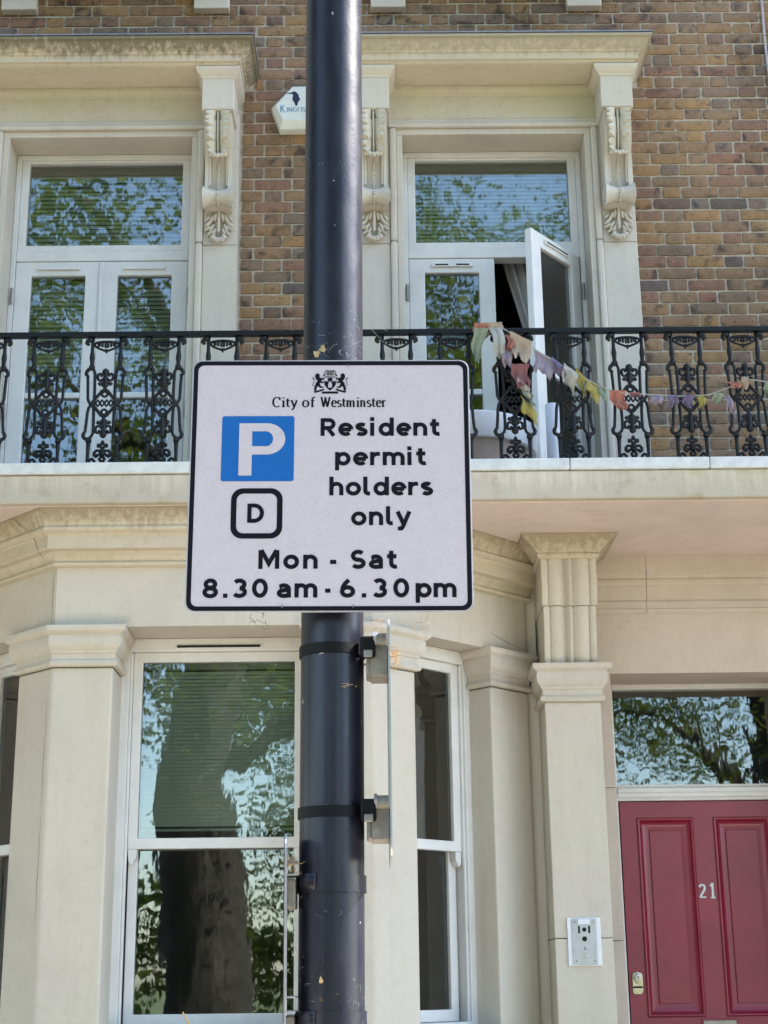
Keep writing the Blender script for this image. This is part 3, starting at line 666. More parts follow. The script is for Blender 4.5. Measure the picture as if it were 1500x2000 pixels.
def capital(path, parent, z=0.0, mat='stucco'):
    pr_ = [(-.03, 3.0355), (.004, 3.0355), (.018, 3.040), (.024, 3.052), (.018, 3.066), (.010, 3.068), (.010, 3.098), (.016, 3.101), (.018, 3.112), (.030, 3.124), (.038, 3.140), (.040, 3.176), (.036, 3.186), (.044, 3.192), (.056, 3.202), (.060, 3.216), (.058, 3.2275), (-.03, 3.2275)]
    return MB().sweep([(d, q+z) for d, q in pr_], path).build('capital', mat, parent, smooth=True, angle=30)
ch = .012
def pier(plan_out, back, name='pier'):
    mb = MB(); poly = list(plan_out)+list(back); mb.prism(poly, 0.4, 3.0345); o = mb.build(name, 'stucco', BAY, bevel=.010)
    mb = MB(); mb.prism(poly, 3.0355, 3.2285); mb.build('pier_head', 'stucco', BAY)
    return o
B0 = (-1.225, YF); B1 = (-.285, YF)
p_ = [cantL(TA, IN), cantL(TA), CL, B0, (B0[0], YF+IN)]; pier(p_, [(CL[0]+t8, YF+IN)]); capital([cantL(TA, RW_), cantL(TA), CL, B0, (B0[0], YF+IN-.03)], BAY)
p_ = [(B1[0], YF+IN), B1, CR, cantR(TA), cantR(TA, IN)]; pier(p_, [(CR[0]-t8, YF+IN)]); capital([(B1[0], YF+IN-.03), B1, CR, cantR(TA), cantR(TA, RW_)], BAY)
p_ = [cantR(TB, IN), cantR(TB), endR, (endR[0], 8.2)]; pier(p_, [(endR[0]-.32, 8.2)]); capital([cantR(TB, RW_), cantR(TB), endR, (endR[0], 8.2)], BAY)
p_ = [(endL[0], 8.2), endL, cantL(TBL), cantL(TBL, IN)]; pier(p_, [(endL[0]+.32, 8.2)]); capital([(endL[0], 8.2), endL, cantL(TBL), cantL(TBL, RW_)], BAY)
# hairline cracks and open joints
def crack(parent, pts, r_=.0016): MB().tube(pts, [r_*(.6+.8*((i*7) % 3)/2) for i in range(len(pts))], 5).build('crack', 'crack_dirt', parent)
def onL(t, z_, d=0.0): p = cantL(t, -d); return (p[0], p[1], z_)
def onR(t, z_, d=0.0): p = cantR(t, -d); return (p[0], p[1], z_)
crack(BAY, [onL(.028, 3.235), onL(.026, 3.33), onL(.029, 3.42), onL(.026, 3.515)], .0012)
crack(BAY, [onL(.20, 3.775, .162), onL(.15, 3.765, .161), onL(.13, 3.735, .146), onL(.10, 3.712, .122), onL(.085, 3.70, .121), onL(.07, 3.655, .09), onL(.045, 3.60, .09), onL(.05, 3.57, .05)], .0011)
crack(BAY, [onR(.86, 3.318), onR(.93, 3.298), onR(1.0, 3.283), onR(1.07, 3.270), onR(1.14, 3.262)], .0011)
for zz in (2.9, 2.35): crack(BAY, [onL(.034, zz), onL(.031, zz-.15), onL(.036, zz-.31), onL(.033, zz-.5)], .0009)
# bay sill wall and sill
ringprism(MB(), 0.0, 1.33).build('apron', 'stucco', BAY)
def sash(name, org, ux, x0_, x1_, wing):
    """sliding sash built flat on y=0 plane (front = -y) then placed; ux: plan direction of local x"""
    Sx = holder(name, house)
    inn = Vector((-ux[1], ux[0]))
    M = Matrix(((ux[0], inn.x, 0, org[0]), (ux[1], inn.y, 0, org[1]), (0, 0, 1, 0), (0, 0, 0, 1)))
    def put(mb): mb.v = [tuple(M @ Vector(p)) for p in mb.v]; return mb
    t = .058 if not wing else .05
    f = MB(); ring_frame(x0_, x1_, 1.36, 3.2275, t, 0, .14, f, .05, .065); f.box(x0_+t, x0_+t+.014, .012, .03, 1.41, 3.16).box(x1_-t-.014, x1_-t, .012, .03, 1.41, 3.16)
    put(f).build('frame', 'window_paint', Sx, bevel=.004)
    put(MB().box(x0_-.06, x1_+.06, -.20, .05, 1.331, 1.385)).build('sill', 'window_paint', Sx, bevel=.006)
    s0, s1 = x0_+t+.0145, x1_-t-.0145
    u = MB(); ring_frame(s0, s1, 2.215, 3.162, .045 if not wing else .054, .026, .066, u, .05, .048); put(u).build('upper_sash', 'window_paint', Sx, bevel=.004)
    for xx in (s0, s1-.045):             # sash horns
        hp = [(xx, 2.2145), (xx+.005, 2.165), (xx+.010, 2.148), (xx+.024, 2.140), (xx+.030, 2.158), (xx+.040, 2.166), (xx+.045, 2.185), (xx+.045, 2.2145)]
        if xx > x0_+.3: hp = [(2*xx+.045-a, b) for a, b in hp][::-1]
        put(MB().slab(hp, .028, .064)).build('sash_horn', 'window_paint', Sx, bevel=.003)
    l = MB(); ring_frame(s0, s1, 1.412, 2.262, .045 if not wing else .054, .070, .108, l, .055, .045); put(l).build('lower_sash', 'window_paint', Sx, bevel=.004)
    e = .045 if not wing else .054
    put(MB().box(s0+e, s1-e, .046, .050, 2.265, 3.114)).build('pane', 'pane_glass', Sx); put(MB().box(s0+e, s1-e, .088, .092, 1.467, 2.217)).build('pane', 'pane_glass', Sx)
    if not wing:
        v_ = put(MB().box(-.213+x0_*.5+x1_*.5, .213+x0_*.5+x1_*.5, -.008, .0, 3.176, 3.192)).build('vent', 'window_paint', Sx, bevel=.002)
        put(MB().box(-.205+x0_*.5+x1_*.5, .205+x0_*.5+x1_*.5, -.010, -.0085, 3.178, 3.190)).build('vent_slot', 'vent_slot', v_)
    return Sx, put
RC = .265
_, put_front = sash('sash_window', (0, YF+RC), (1, 0), B0[0]-.02, B1[0]+.02, False)
RW = .15                                   # the side sashes sit less deep
oR = cantR(0, RW); _, put_R = sash('sash_window', oR, (Q, Q), TA-.01, TB+.01, True)
oL = cantL(0, RW); _, put_L = sash('sash_window', oL, (Q, -Q), -TBL-.01, -TA+.01, True)

# ---- ground-floor wall, door case
GW = holder('ground_floor_wall', house)
MB().box(endR[0]-.02, 1.198, WB-.001, 8.5, 0, 3.777).build('wall_panel', 'stucco', GW)
MB().box(-14, endL[0]+.02, WB-.001, 8.5, 0, 3.777).build('wall_panel', 'stucco', GW)
MB().box(1.199, 2.40, 8.06, 8.5, 3.153, 3.777).build('wall_panel', 'stucco_warm', GW)
MB().box(2.401, 30, 8.06, 8.5, 0, 3.5).build('wall_panel', 'stucco', GW); MB().box(2.401, 30, 8.061, 8.5, 3.5, 3.777).build('wall_panel', 'stucco', GW)
DC = holder('door_case', house)
MB().box(.795, .8675, 7.992, WB+.1, 0, 3.776).build('return_wall', 'stucco', DC)
for z0_, z1_ in ((.4, 1.782), (1.785, 2.55), (2.553, 3.152)): MB().box(1.1985, 1.262, 8.06, 8.44, z0_, z1_).build('jamb_stone', 'stucco_warm', DC, bevel=.003)
MB().box(2.262, 2.401, 8.0605, 8.44, .4, 3.152).build('jamb_stone', 'stucco_warm', DC, bevel=.003)
pr = [(-.03, 3.477), (.006, 3.477), (.014, 3.486), (.016, 3.500), (.010, 3.504), (.012, 3.540), (.040, 3.544), (.042, 3.618), (.052, 3.622), (.062, 3.634), (.062, 3.652), (.056, 3.660), (.060, 3.676), (.074, 3.684), (.078, 3.7775), (-.03, 3.7775)]
for a, b in ((.95, 1.475), (1.4775, 4.4)): MB().sweep(pr, [(a, 8.06), (b, 8.06)]).build('entablature', 'stucco_warm', DC)
PX0, PX1 = .868, 1.150
for z0_, z1_ in ((0, 1.788), (1.791, 2.938)): MB().box(PX0, PX1, 7.70, WB+.05, z0_, z1_).build('pilaster', 'stucco', DC, bevel=.004)
MB().box(PX0, PX1, 7.701, WB+.05, 2.9385, 3.133).build('pilaster_head', 'stucco', DC)
capital([(PX0, WB+.02), (PX0, 7.70), (PX1, 7.70), (PX1, WB+.02)], DC, -.096)
MB().sweep([(-.03, 3.667), (.006, 3.667), (.016, 3.676), (.018, 3.690), (.012, 3.694), (.022, 3.700), (.040, 3.714), (.062, 3.738), (.088, 3.758), (.100, 3.764), (.104, 3.7775), (-.03, 3.7775)], [(PX0, WB), (PX0, 7.61), (PX1, 7.61), (PX1, WB)]).build('bracket_cap', 'cornice_stone', DC, smooth=True, angle=35)
MB().box(PX0+.01, PX1-.01, 7.62, WB, 3.665, 3.776).build('bracket_cap', 'stucco', DC)
def bracket(z0_, z1_, ys, inset):
    xs = []; 
    a, b = PX0+inset, PX1-inset; wd = b-a
    for u, d in ((0, 0), (.03, -.001), (.10, 0), (.125, .013), (.15, .003), (.25, -.003), (.36, .004), (.40, .019), (.43, .020), (.46, 0), (.50, -.009), (.54, 0), (.57, .020), (.60, .019), (.64, .004), (.75, -.003), (.85, .003), (.875, .013), (.90, 0), (.97, -.001), (1, 0)): xs.append((a+wd*u, d))
    n = len(ys)-1; mb = MB(); vs_ = []
    for j, (y, ) in enumerate([(q,) for q in ys]):
        zz = z0_+(z1_-z0_)*j/n
        for x, d in xs: vs_.append((x, y+d, zz))
        vs_.append((b, WB, zz)); vs_.append((a, WB, zz))
    k_ = len(xs)+2; fs = [(j*k_+i, j*k_+(i+1) % k_, (j+1)*k_+(i+1) % k_, (j+1)*k_+i) for j in range(n) for i in range(k_)]
    fs += [tuple(range(k_))[::-1], tuple(range(n*k_, (n+1)*k_))]; mb.add(vs_, fs); return mb.build('bracket', 'stucco', DC, smooth=True, angle=60)
bracket(3.137, 3.424, [7.685, 7.672, 7.656, 7.646, 7.640], .008); bracket(3.4265, 3.666, [7.628, 7.618, 7.610, 7.606, 7.606, 7.608], .0)

# transom light and front door
DR = holder('front_door', house)
fr = MB(); fr.box(1.262, 1.318, 8.385, 8.47, .5, 3.152).box(2.236, 2.264, 8.385, 8.47, .5, 3.152).box(1.318, 2.236, 8.385, 8.47, 3.126, 3.152); fr.build('door_frame', 'window_paint', DR, bevel=.003)
MB().sweep([(-.06, 2.520), (.004, 2.520), (.010, 2.532), (.018, 2.540), (.018, 2.556), (.026, 2.564), (.026, 2.584), (.012, 2.592), (.008, 2.604), (-.06, 2.604)], [(1.3185, 8.40), (2.2355, 8.40)]).build('transom_bar', 'window_paint', DR)
MB().box(1.318, 2.236, 8.43, 8.434, 2.604, 3.126).build('pane', 'pane_glass', DR)
lx0, lx1 = 1.330, 2.232
PN = [(1.424, 1.716), (1.836, 2.128)]
lf = MB(); yF, yB = 8.42, 8.465
lf.box(lx0, PN[0][0], yF, yB, .55, 2.516).box(PN[1][1], lx1, yF, yB, .55, 2.516).box(PN[0][1], PN[1][0], yF, yB, .55, 2.516)
for (a, b) in PN: lf.box(a, b, yF, yB, 2.424, 2.516).box(a, b, yF, yB, 1.215, 1.411).box(a, b, yF, yB, .55, .75)
lf.build('door_leaf', 'door_red', DR)
def mould_frame(x0_, x1_, z0_, z1_, prof):
    mb = MB(); loops = [[(x0_+i, z0_+i), (x1_-i, z0_+i), (x1_-i, z1_-i), (x0_+i, z1_-i)] for i, _ in prof]
    n = len(prof); vs_ = []
    for (i, y), lp in zip(prof, loops): vs_ += [(x, y, z_) for x, z_ in lp]
    fs = [(q*4+e, q*4+(e+1) % 4, (q+1)*4+(e+1) % 4, (q+1)*4+e) for q in range(n-1) for e in range(4)]
    return mb.add(vs_, fs)
for (a, b) in PN:
    for z0_, z1_ in ((1.411, 2.424), (.75, 1.215)):
        mf = mould_frame(a-.006, b+.006, z0_-.006, z1_+.006, [(-.001, yF+.002), (.0, yF-.006), (.006, yF-.012), (.013, yF-.011), (.017, yF-.004), (.021, yF+.002), (.030, yF+.010), (.038, yF+.014), (.046, yF+.016), (.066, yF+.018), (.068, yF+.010), (.070, yF+.008)])
        mf.build('panel_moulding', 'door_red', DR)
        MB().box(a+.062, b-.062, yF+.0085, yB-.005, z0_+.062, z1_-.062).build('panel', 'door_red', DR)
for t_, x0_, x1_ in (('2', 1.728, 1.768), ('1', 1.786, 1.816)):
    mb = lettering(t_, x0_, x1_, 2.004, .080, yF-.004, .15, GLY, .09)
    for (px, py, pz) in list(mb.v): pass
    n = len(mb.v); bv = [(x, yF+.0005, z_) for x, y, z_ in mb.v]; bd = []
    sides = []
    ed = {}
    for f in mb.f:
        for q in range(4):
            e = (f[q], f[(q+1) % 4]); key = tuple(sorted(e)); ed[key] = None if key in ed else e
    for e in ed.values():
        if e: sides.append((e[1], e[0], n+e[0], n+e[1]))
    mb.v += bv; mb.f += sides; mb.build('house_number', 'steel', DR)
lk = MB(); lk.slab([(1.352, 1.520), (1.388, 1.520), (1.399, 1.534), (1.399, 1.615), (1.394, 1.628), (1.372, 1.634), (1.350, 1.628), (1.344, 1.615), (1.344, 1.534)], yF-.012, yF); lo = lk.build('door_lock', 'brass', DR, bevel=.003)
MB().slab([(1.3715, 1.572), (1.392, 1.598), (1.394, 1.618), (1.3715, 1.628), (1.349, 1.618), (1.351, 1.598)], yF-.022, yF-.0125).build('lock_shield', 'brass', lo, bevel=.004)
MB().cyl((1.3715, yF-.0225, 1.607), (0, -1, 0), .0135, .012, 20).build('lock_cylinder', 'steel', lo, bevel=.002)
MB().box(1.3695, 1.3735, yF-.0365, yF-.0346, 1.600, 1.614).build('keyhole', 'vent_slot', lo); MB().box(1.345, 1.398, yF-.0145, yF-.0122, 1.552, 1.561).build('lock_groove', 'clip_black', lo)
lp = MB().box(1.695, 1.885, yF-.008, yF, 1.335, 1.396).build('letter_plate', 'door_red', DR, bevel=.004)
MB().box(1.705, 1.875, yF-.012, yF-.0085, 1.345, 1.386).build('letter_flap', 'hinge_metal', lp, bevel=.002)

# ================================================================== RAILING
def baluster():
    class MB(globals()['MB']):
        def tube(s, path, r, n=6, squash=1.0): return super().tube(path, [q*1.5 for q in r] if isinstance(r, (list, tuple)) else r*1.5, n, squash)
    X, Z = .000623, .000736
    def p(x, y): return (x*X, 0, (1075-y)*Z)
    U = MB(); T = .0050
    for sx in (-1, 1):
        s = lambda pts: [p(sx*x, y) for x, y in pts]
        U.tube(s([(113, 40), (113, 100), (113, 150), (112, 200), (111, 240), (111, 275)]), [.0065, .0058, .0060, .0092, .0068, .0062], 6)
        U.tube(s([(113, 58), (135, 58), (152, 68), (156, 85), (146, 94), (138, 88)]), [.010, .011, .009, .008, .007, .005], 6)
        U.tube(s([(111, 265), (111, 292)]), .0105, 6)
        U.tube(s([(111, 285), (135, 292), (150, 312), (152, 332), (140, 344), (130, 338)]), [.0085, .0072, .0068, .0062, .0060, .0050], 6)
        U.tube(s([(140, 342), (136, 400), (133, 470), (131, 520), (122, 548), (100, 570), (84, 592), (80, 640), (78, 720), (79, 785), (88, 808), (112, 830)]), T*1.02, 6)
        U.tube(s([(111, 285), (94, 296), (84, 318), (82, 400), (80, 470), (80, 520), (86, 545), (104, 570), (122, 592), (130, 630), (136, 720), (142, 780)]), T*1.02, 6)
        U.tube(s([(142, 776), (150, 786), (156, 804), (150, 822), (132, 832), (112, 836)]), [.0050, .0062, .0068, .0068, .0072, .0085], 6)
        U.tube(s([(112, 826), (112, 858)]), [.0095, .0100], 6)
        U.tube(s([(112, 855), (113, 900), (114, 960), (115, 1030), (128, 1048), (146, 1062), (158, 1080)]), [.0078, .0066, .0058, .0052, .0068, .0086, .0070], 6)
    O = MB()
    def st(pts, r): O.tube([p(x, y) for x, y in pts], r, 6)
    def both(pts, r):
        st(pts, r); st([(-x, y) for x, y in pts], r)
    def blob(x, y, rx, rz): O.lobe(p(x, y), rx, .006, rz, None, 8, 5)
    # frill under the rail
    st([(-88, 82), (-40, 74), (0, 72), (40, 74), (88, 82)], .0052)
    both([(88, 82), (96, 96), (88, 112), (72, 112), (64, 100), (66, 90)], .0044)
    for x in (10, 34, 56): both([(x, 78), (x+1, 100), (x-1, 122-x*.25)], .0042)
    both([(82, 116), (56, 128), (30, 138), (10, 146)], .0044); st([(0, 138), (0, 168)], [.0085, .0012])
    FR = O; O = MB()
    # fleur pair with lattice
    for sg, y0_ in ((1, 0), (-1, 1112)):
        f = lambda pts: [(x, y0_+sg*y) for x, y in pts]
        st(f([(0, 284), (0, 296), (0, 318), (0, 345), (0, 375), (0, 400), (0, 430), (0, 456)]), [.0015, .0100, .0125, .0075, .0095, .0105, .0065, .0062])
        both(f([(0, 372), (18, 366), (34, 380), (50, 378), (60, 362), (62, 345), (54, 330), (40, 326), (30, 336), (32, 348)]), [.006, .0052, .005, .005, .0052, .0056, .0056, .0052, .005, .0045])
        both(f([(0, 406), (22, 400), (40, 402), (54, 410)]), [.007, .0055, .006, .004]); both(f([(40, 392), (48, 404), (40, 420)]), [.003, .0060, .003]); both(f([(0, 430), (26, 412)]), .0048)
        both(f([(0, 452), (22, 460), (46, 490), (76, 525), (104, 560)]), .0058)
        c_ = f([(22*math.cos(t), 486+20*math.sin(t)) for t in [i*math.pi/8 for i in range(17)]]); st(c_, .0046)
        blob(62, y0_+sg*505, .008, .006); blob(-62, y0_+sg*505, .008, .006)
    for x in (-52, -18, 18, 52):
        st([(x-19, 556), (x, 532), (x+19, 556), (x, 580), (x-19, 556)], .0046)
    both([(72, 556), (106, 562)], .0055); blob(106, 566, .012, .012); blob(-106, 566, .012, .012)
    LT = O; O = MB()
    # foot ornament
    st([(0, 840), (0, 858), (0, 872)], [.0015, .0075, .0060]); both([(0, 868), (18, 885), (0, 910)], .0050); both([(18, 878), (32, 876), (34, 890), (22, 896)], [.005, .0062, .006, .004])
    st([(0, 905), (0, 940)], [.0075, .0120]); both([(0, 935), (22, 922), (48, 922), (62, 938), (62, 958), (48, 968), (36, 960), (36, 948)], [.0060, .0056, .0056, .0058, .0060, .0060, .0056, .0050])
    st([(0, 938), (0, 968)], [.0125, .0080]); both([(0, 962), (20, 985), (0, 1020)], .0056); st([(0, 1015), (0, 1035)], .0070)
    both([(0, 1025), (28, 1048), (52, 1062), (92, 1070)], .0062); both([(60, 1060), (58, 1030), (62, 1000), (78, 984), (98, 990), (104, 1010), (96, 1028), (80, 1028), (76, 1014)], [.006, .0056, .0056, .0058, .006, .0062, .006, .0056, .005])
    both([(0, 1068), (40, 1056), (92, 1071)], .0055); st([(-96, 1072), (96, 1072)], .0060)
    return U, FR, LT, O
RAIL = thing('balcony_railing', (0, 7.06, 3.985), 'black cast iron balcony railing of scrolled balusters below one handrail', 'railing')
MB().box(-5, 5, 7.042, 7.078, 4.680, 4.706).build('handrail', 'black_iron', RAIL, bevel=.004)
U, *ORN = baluster(); BZ = 3.985; upm = U.mesh('baluster', 'black_iron', True); orms = [q.mesh(nm_, 'black_iron', True) for q, nm_ in zip(ORN, ('frill', 'lattice_ornament', 'foot_ornament'))]
for me in [upm]+orms:
    bm = bmesh.new(); bm.from_mesh(me); bmesh.ops.recalc_face_normals(bm, faces=bm.faces); bm.to_mesh(me); bm.free()
zs = (4.683-BZ)/(1035*.000736)
for i in range(-12, 14):
    b_ = bpy.data.objects.new('baluster', upm); COL.objects.link(b_); b_.parent = RAIL; b_.location = (-.1495+.2875*i-.005, 0, -.004); b_.scale = (1, 1, zs)
    for orm in orms: c_ = bpy.data.objects.new(orm.name.split('.')[0], orm); COL.objects.link(c_); c_.parent = b_

# ================================================================== THINGS ON THE FACADE
al = thing('alarm_box', (-.36, 8.15, 6.46), 'white angular burglar alarm box with a bird emblem on the brick wall', 'alarm box')
back = [(-.525, 6.463), (-.195, 6.463), (-.142, 6.612), (-.263, 6.754), (-.457, 6.754), (-.578, 6.612)]
front = [(-.505, 6.512), (-.215, 6.512), (-.175, 6.612), (-.275, 6.738), (-.445, 6.738), (-.545, 6.612)]
mb = MB(); mb.add([(x, 8.15, z_) for x, z_ in back]+[(x, 8.098, z_) for x, z_ in [(a*.9+b*.1, c_*.9+d_*.1) for (a, c_), (b, d_) in zip(back, front)]]+[(x, 8.062, z_) for x, z_ in front],
   [tuple(range(12, 18))]+[(i, (i+1) % 6, 6+(i+1) % 6, 6+i) for i in range(6)]+[(6+i, 6+(i+1) % 6, 12+(i+1) % 6, 12+i) for i in range(6)]); mb.build('shell', 'alarm_shell', al, bevel=.006)
bird = [(-.487, 6.690), (-.452, 6.697), (-.445, 6.702), (-.432, 6.704), (-.420, 6.694), (-.410, 6.678), (-.406, 6.660), (-.400, 6.648), (-.408, 6.640), (-.414, 6.625), (-.418, 6.606), (-.428, 6.606), (-.436, 6.628), (-.444, 6.640), (-.448, 6.655), (-.443, 6.674), (-.447, 6.686)]
MB().slab(bird[::-1] if False else [(x, z_) for x, z_ in bird][::-1], 8.0606, 8.0618).build('bird_emblem', 'alarm_navy', al)
lettering('K', -.520, -.487, 6.560, .050, 8.0605, .12, SER, .05).build('lettering', 'alarm_blue', al); lettering('INGFISHER', -.482, -.300, 6.566, .036, 8.0605, .12, SER, .06).build('lettering', 'alarm_blue', al)
for (x, z_) in ((-.49, 6.49), (-.44, 6.492), (-.40, 6.487), (-.34, 6.49)):
    MB().add([(x-.008, 8.098, z_-.014), (x+.009, 8.098, z_-.016), (x+.006, 8.086, z_+.006), (x-.005, 8.087, z_+.009)], [(0, 1, 2, 3)]).build('dirt_mark', 'alarm_dirt', al)
ic = thing('intercom_panel', (1.01, 7.70, 1.66), 'steel door intercom panel with white side strips on the doorway pilaster', 'intercom')
MB().slab(rect(.929, 1.091, 1.660, 1.886), 7.690, 7.70).build('backplate', 'intercom_white', ic, bevel=.002)
fp = MB().slab(rect(.951, 1.069, 1.666, 1.880), 7.685, 7.6898).build('faceplate', 'intercom_plate', ic, bevel=.001)
for x, z_ in ((.966, 1.866), (1.052, 1.866), (.966, 1.684), (1.054, 1.684)): MB().cyl((x, 7.6849, z_), (0, -1, 0), .005, .002, 12).build('screw', 'hinge_metal', ic)
MB().slab(rect(.982, 1.038, 1.855, 1.878), 7.6838, 7.6848).build('name_card', 'intercom_white', ic)
for x in (.985, 1.034): MB().slab(rect(x-.0045, x+.0045, 1.812, 1.846), 7.6836, 7.6848).build('lamp_strip', 'clip_black', ic)
MB().cyl((1.010, 7.6848, 1.829), (0, -1, 0), .010, .004, 20).build('camera_eye', 'clip_black', ic); MB().cyl((1.010, 7.6848, 1.786), (0, -1, 0), .013, .002, 6).build('speaker_grille', 'clip_black', ic)
MB().slab(rect(1.008, 1.012, 1.734, 1.748), 7.6836, 7.6848).build('slot', 'vent_slot', ic); MB().cyl((1.014, 7.6848, 1.708), (0, -1, 0), .011, .007, 20).build('call_button', 'steel', ic, bevel=.002)
MB().slab(rect(.990, 1.014, 1.676, 1.690), 7.6838, 7.6848).build('maker_plate', 'steel', ic)
cb = MB(); cb.tube([(2.46, 8.14, 9), (2.452, 8.138, 7.6), (2.442, 8.136, 7.37), (2.437, 8.138, 7.1), (2.442, 8.137, 6.83), (2.455, 8.138, 6.4), (2.47, 8.138, 4.2)], .008, 8); tag(cb.build('wall_cable', 'cable_grey', smooth=True), 'grey cable running down the brickwork at the right edge', 'cable')

# blinds and curtain behind the glass
def blind(label, x0_, x1_, z0_, z1_, y, pitch, put=None, tilt=56):
    b_ = thing('window_blind', ((x0_+x1_)/2, y, z0_), label, 'blind', 'slatted window blinds')
    put = put or (lambda mb: mb)
    put(MB().box(x0_, x1_, y, y+.03, z1_-.03, z1_)).build('head_rail', 'blind_rail', b_)
    n = int((z1_-.03-z0_-.02)/pitch); c_, s_ = math.cos(R(tilt)), math.sin(R(tilt)); hw = pitch*.64
    base = None
    for i in range(n):
        zz = z1_-.04-pitch*(i+.5)
        if base is None:
            mb = MB(); mb.add([(x0_, y+.015-hw*c_, -hw*s_), (x1_, y+.015-hw*c_, -hw*s_), (x1_, y+.015, .001), (x0_, y+.015, .001), (x1_, y+.015+hw*c_, hw*s_), (x0_, y+.015+hw*c_, hw*s_)], [(0, 1, 2, 3), (3, 2, 4, 5)])
            base = put(mb).build('slat', 'blind_slat', b_); off = base.location.copy(); base.location = off+Vector((0, 0, zz))
        else:
            o = bpy.data.objects.new('slat', base.data); COL.objects.link(o); o.parent = b_; o.location = off+Vector((0, 0, zz))
    zb = z1_-.04-pitch*n-.012
    put(MB().box(x0_, x1_, y+.004, y+.026, zb-.012, zb)).build('bottom_rail', 'blind_rail', b_)
    for x in (x0_+.14, x1_-.14): put(MB().box(x-.001, x+.001, y+.001, y+.003, zb, z1_-.03)).build('ladder_cord', 'blind_rail', b_)
    return b_
blind('pale slatted blind drawn behind the left French window', CXL-.50, CXL+.50, 4.95, 6.37, 8.37, .028)
blind('pale slatted blind drawn behind the top light over the open casement', CXR-.50, CXR+.50, 5.74, 6.37, 8.37, .026)
blind('pale slatted blind lowered behind the front bay sash', -1.13, -.38, 2.31, 3.13, YF+RC+.14, .019)
def curtain_mesh(x0_, x1_, z0_, z1_, y, folds, amp, gather=0.0):
    mb = MB(); nx, nz_ = folds*8, 14; vs_ = []
    for j in range(nz_+1):
        v_ = j/nz_
        for i in range(nx+1):
            u = i/nx; a = u*folds*2*math.pi; sq = 1-gather*(1-v_)
            vs_.append((x1_-(x1_-x0_)*(1-u)*sq, y+amp*math.sin(a)+amp*.4*math.sin(a*.37+v_*3), z0_+(z1_-z0_)*v_))
    return mb.add(vs_, [(j*(nx+1)+i, j*(nx+1)+i+1, (j+1)*(nx+1)+i+1, (j+1)*(nx+1)+i) for j in range(nz_) for i in range(nx)])
cu = curtain_mesh(CXR-.07, CXR+.58, 4.10, 6.30, 8.46, 8, .024, .85); o = cu.build('curtain', 'curtain_cloth', smooth=True); tag(o, 'cream curtain gathered aside inside the open French window', 'curtain')
# table inside the bay
tb = thing('round_table', (-1.30, 8.15, .55), 'white round table standing inside the bay behind the lower sash', 'table')
mb = MB(); mb.cyl((-1.30, 8.15, 1.33), (0, 0, 1), .42, .03, 48).build('table_top', 'table_white', tb, bevel=.006) if False else None
MB().cyl((-1.30, 8.15, 1.33), (0, 0, 1), .42, .03, 48).build('table_top', 'table_white', tb, bevel=.006)
MB().cyl((-1.30, 8.15, .58), (0, 0, 1), .03, .75, 16).build('stem', 'table_white', tb); MB().cyl((-1.30, 8.15, .55), (0, 0, 1), .24, .03, 32).build('foot', 'table_white', tb)

# tub and roll on the balcony
tu = thing('planter_tub', (.52, 7.76, 3.975), 'beige tub with a thick white rim standing on the balcony', 'tub')
def lathe(mb, c, prof, n=40):
    vs_ = [(c[0]+r_*math.cos(2*math.pi*i/n), c[1]+r_*math.sin(2*math.pi*i/n), c[2]+z_) for r_, z_ in prof for i in range(n)]
    return mb.add(vs_, [(j*n+i, j*n+(i+1) % n, (j+1)*n+(i+1) % n, (j+1)*n+i) for j in range(len(prof)-1) for i in range(n)])
lathe(MB(), (.52, 7.76, 3.975), [(0, 0), (.28, 0), (.315, .06), (.335, .20), (.340, .292), (.0, .292)]).build('body', 'tub_beige', tu, smooth=True, angle=40)
lathe(MB(), (.52, 7.76, 3.975), [(.335, .293), (.365, .293), (.370, .300), (.370, .425), (.362, .433), (.340, .433), (.335, .40), (.335, .293)]).build('rim', 'white_plastic', tu, smooth=True, angle=40)
ro = thing('white_roll', (.955, 7.55, 3.975), 'white cardboard roll standing upright on the balcony beside the open leaf', 'roll')
mb = MB(); lathe(mb, (.955, 7.55, 3.98), [(0, 0), (.036, 0), (.037, .5), (.035, .508), (.024, .508), (.024, .40), (0, .40)], 28).build('tube', 'white_plastic', ro, smooth=True, angle=40)

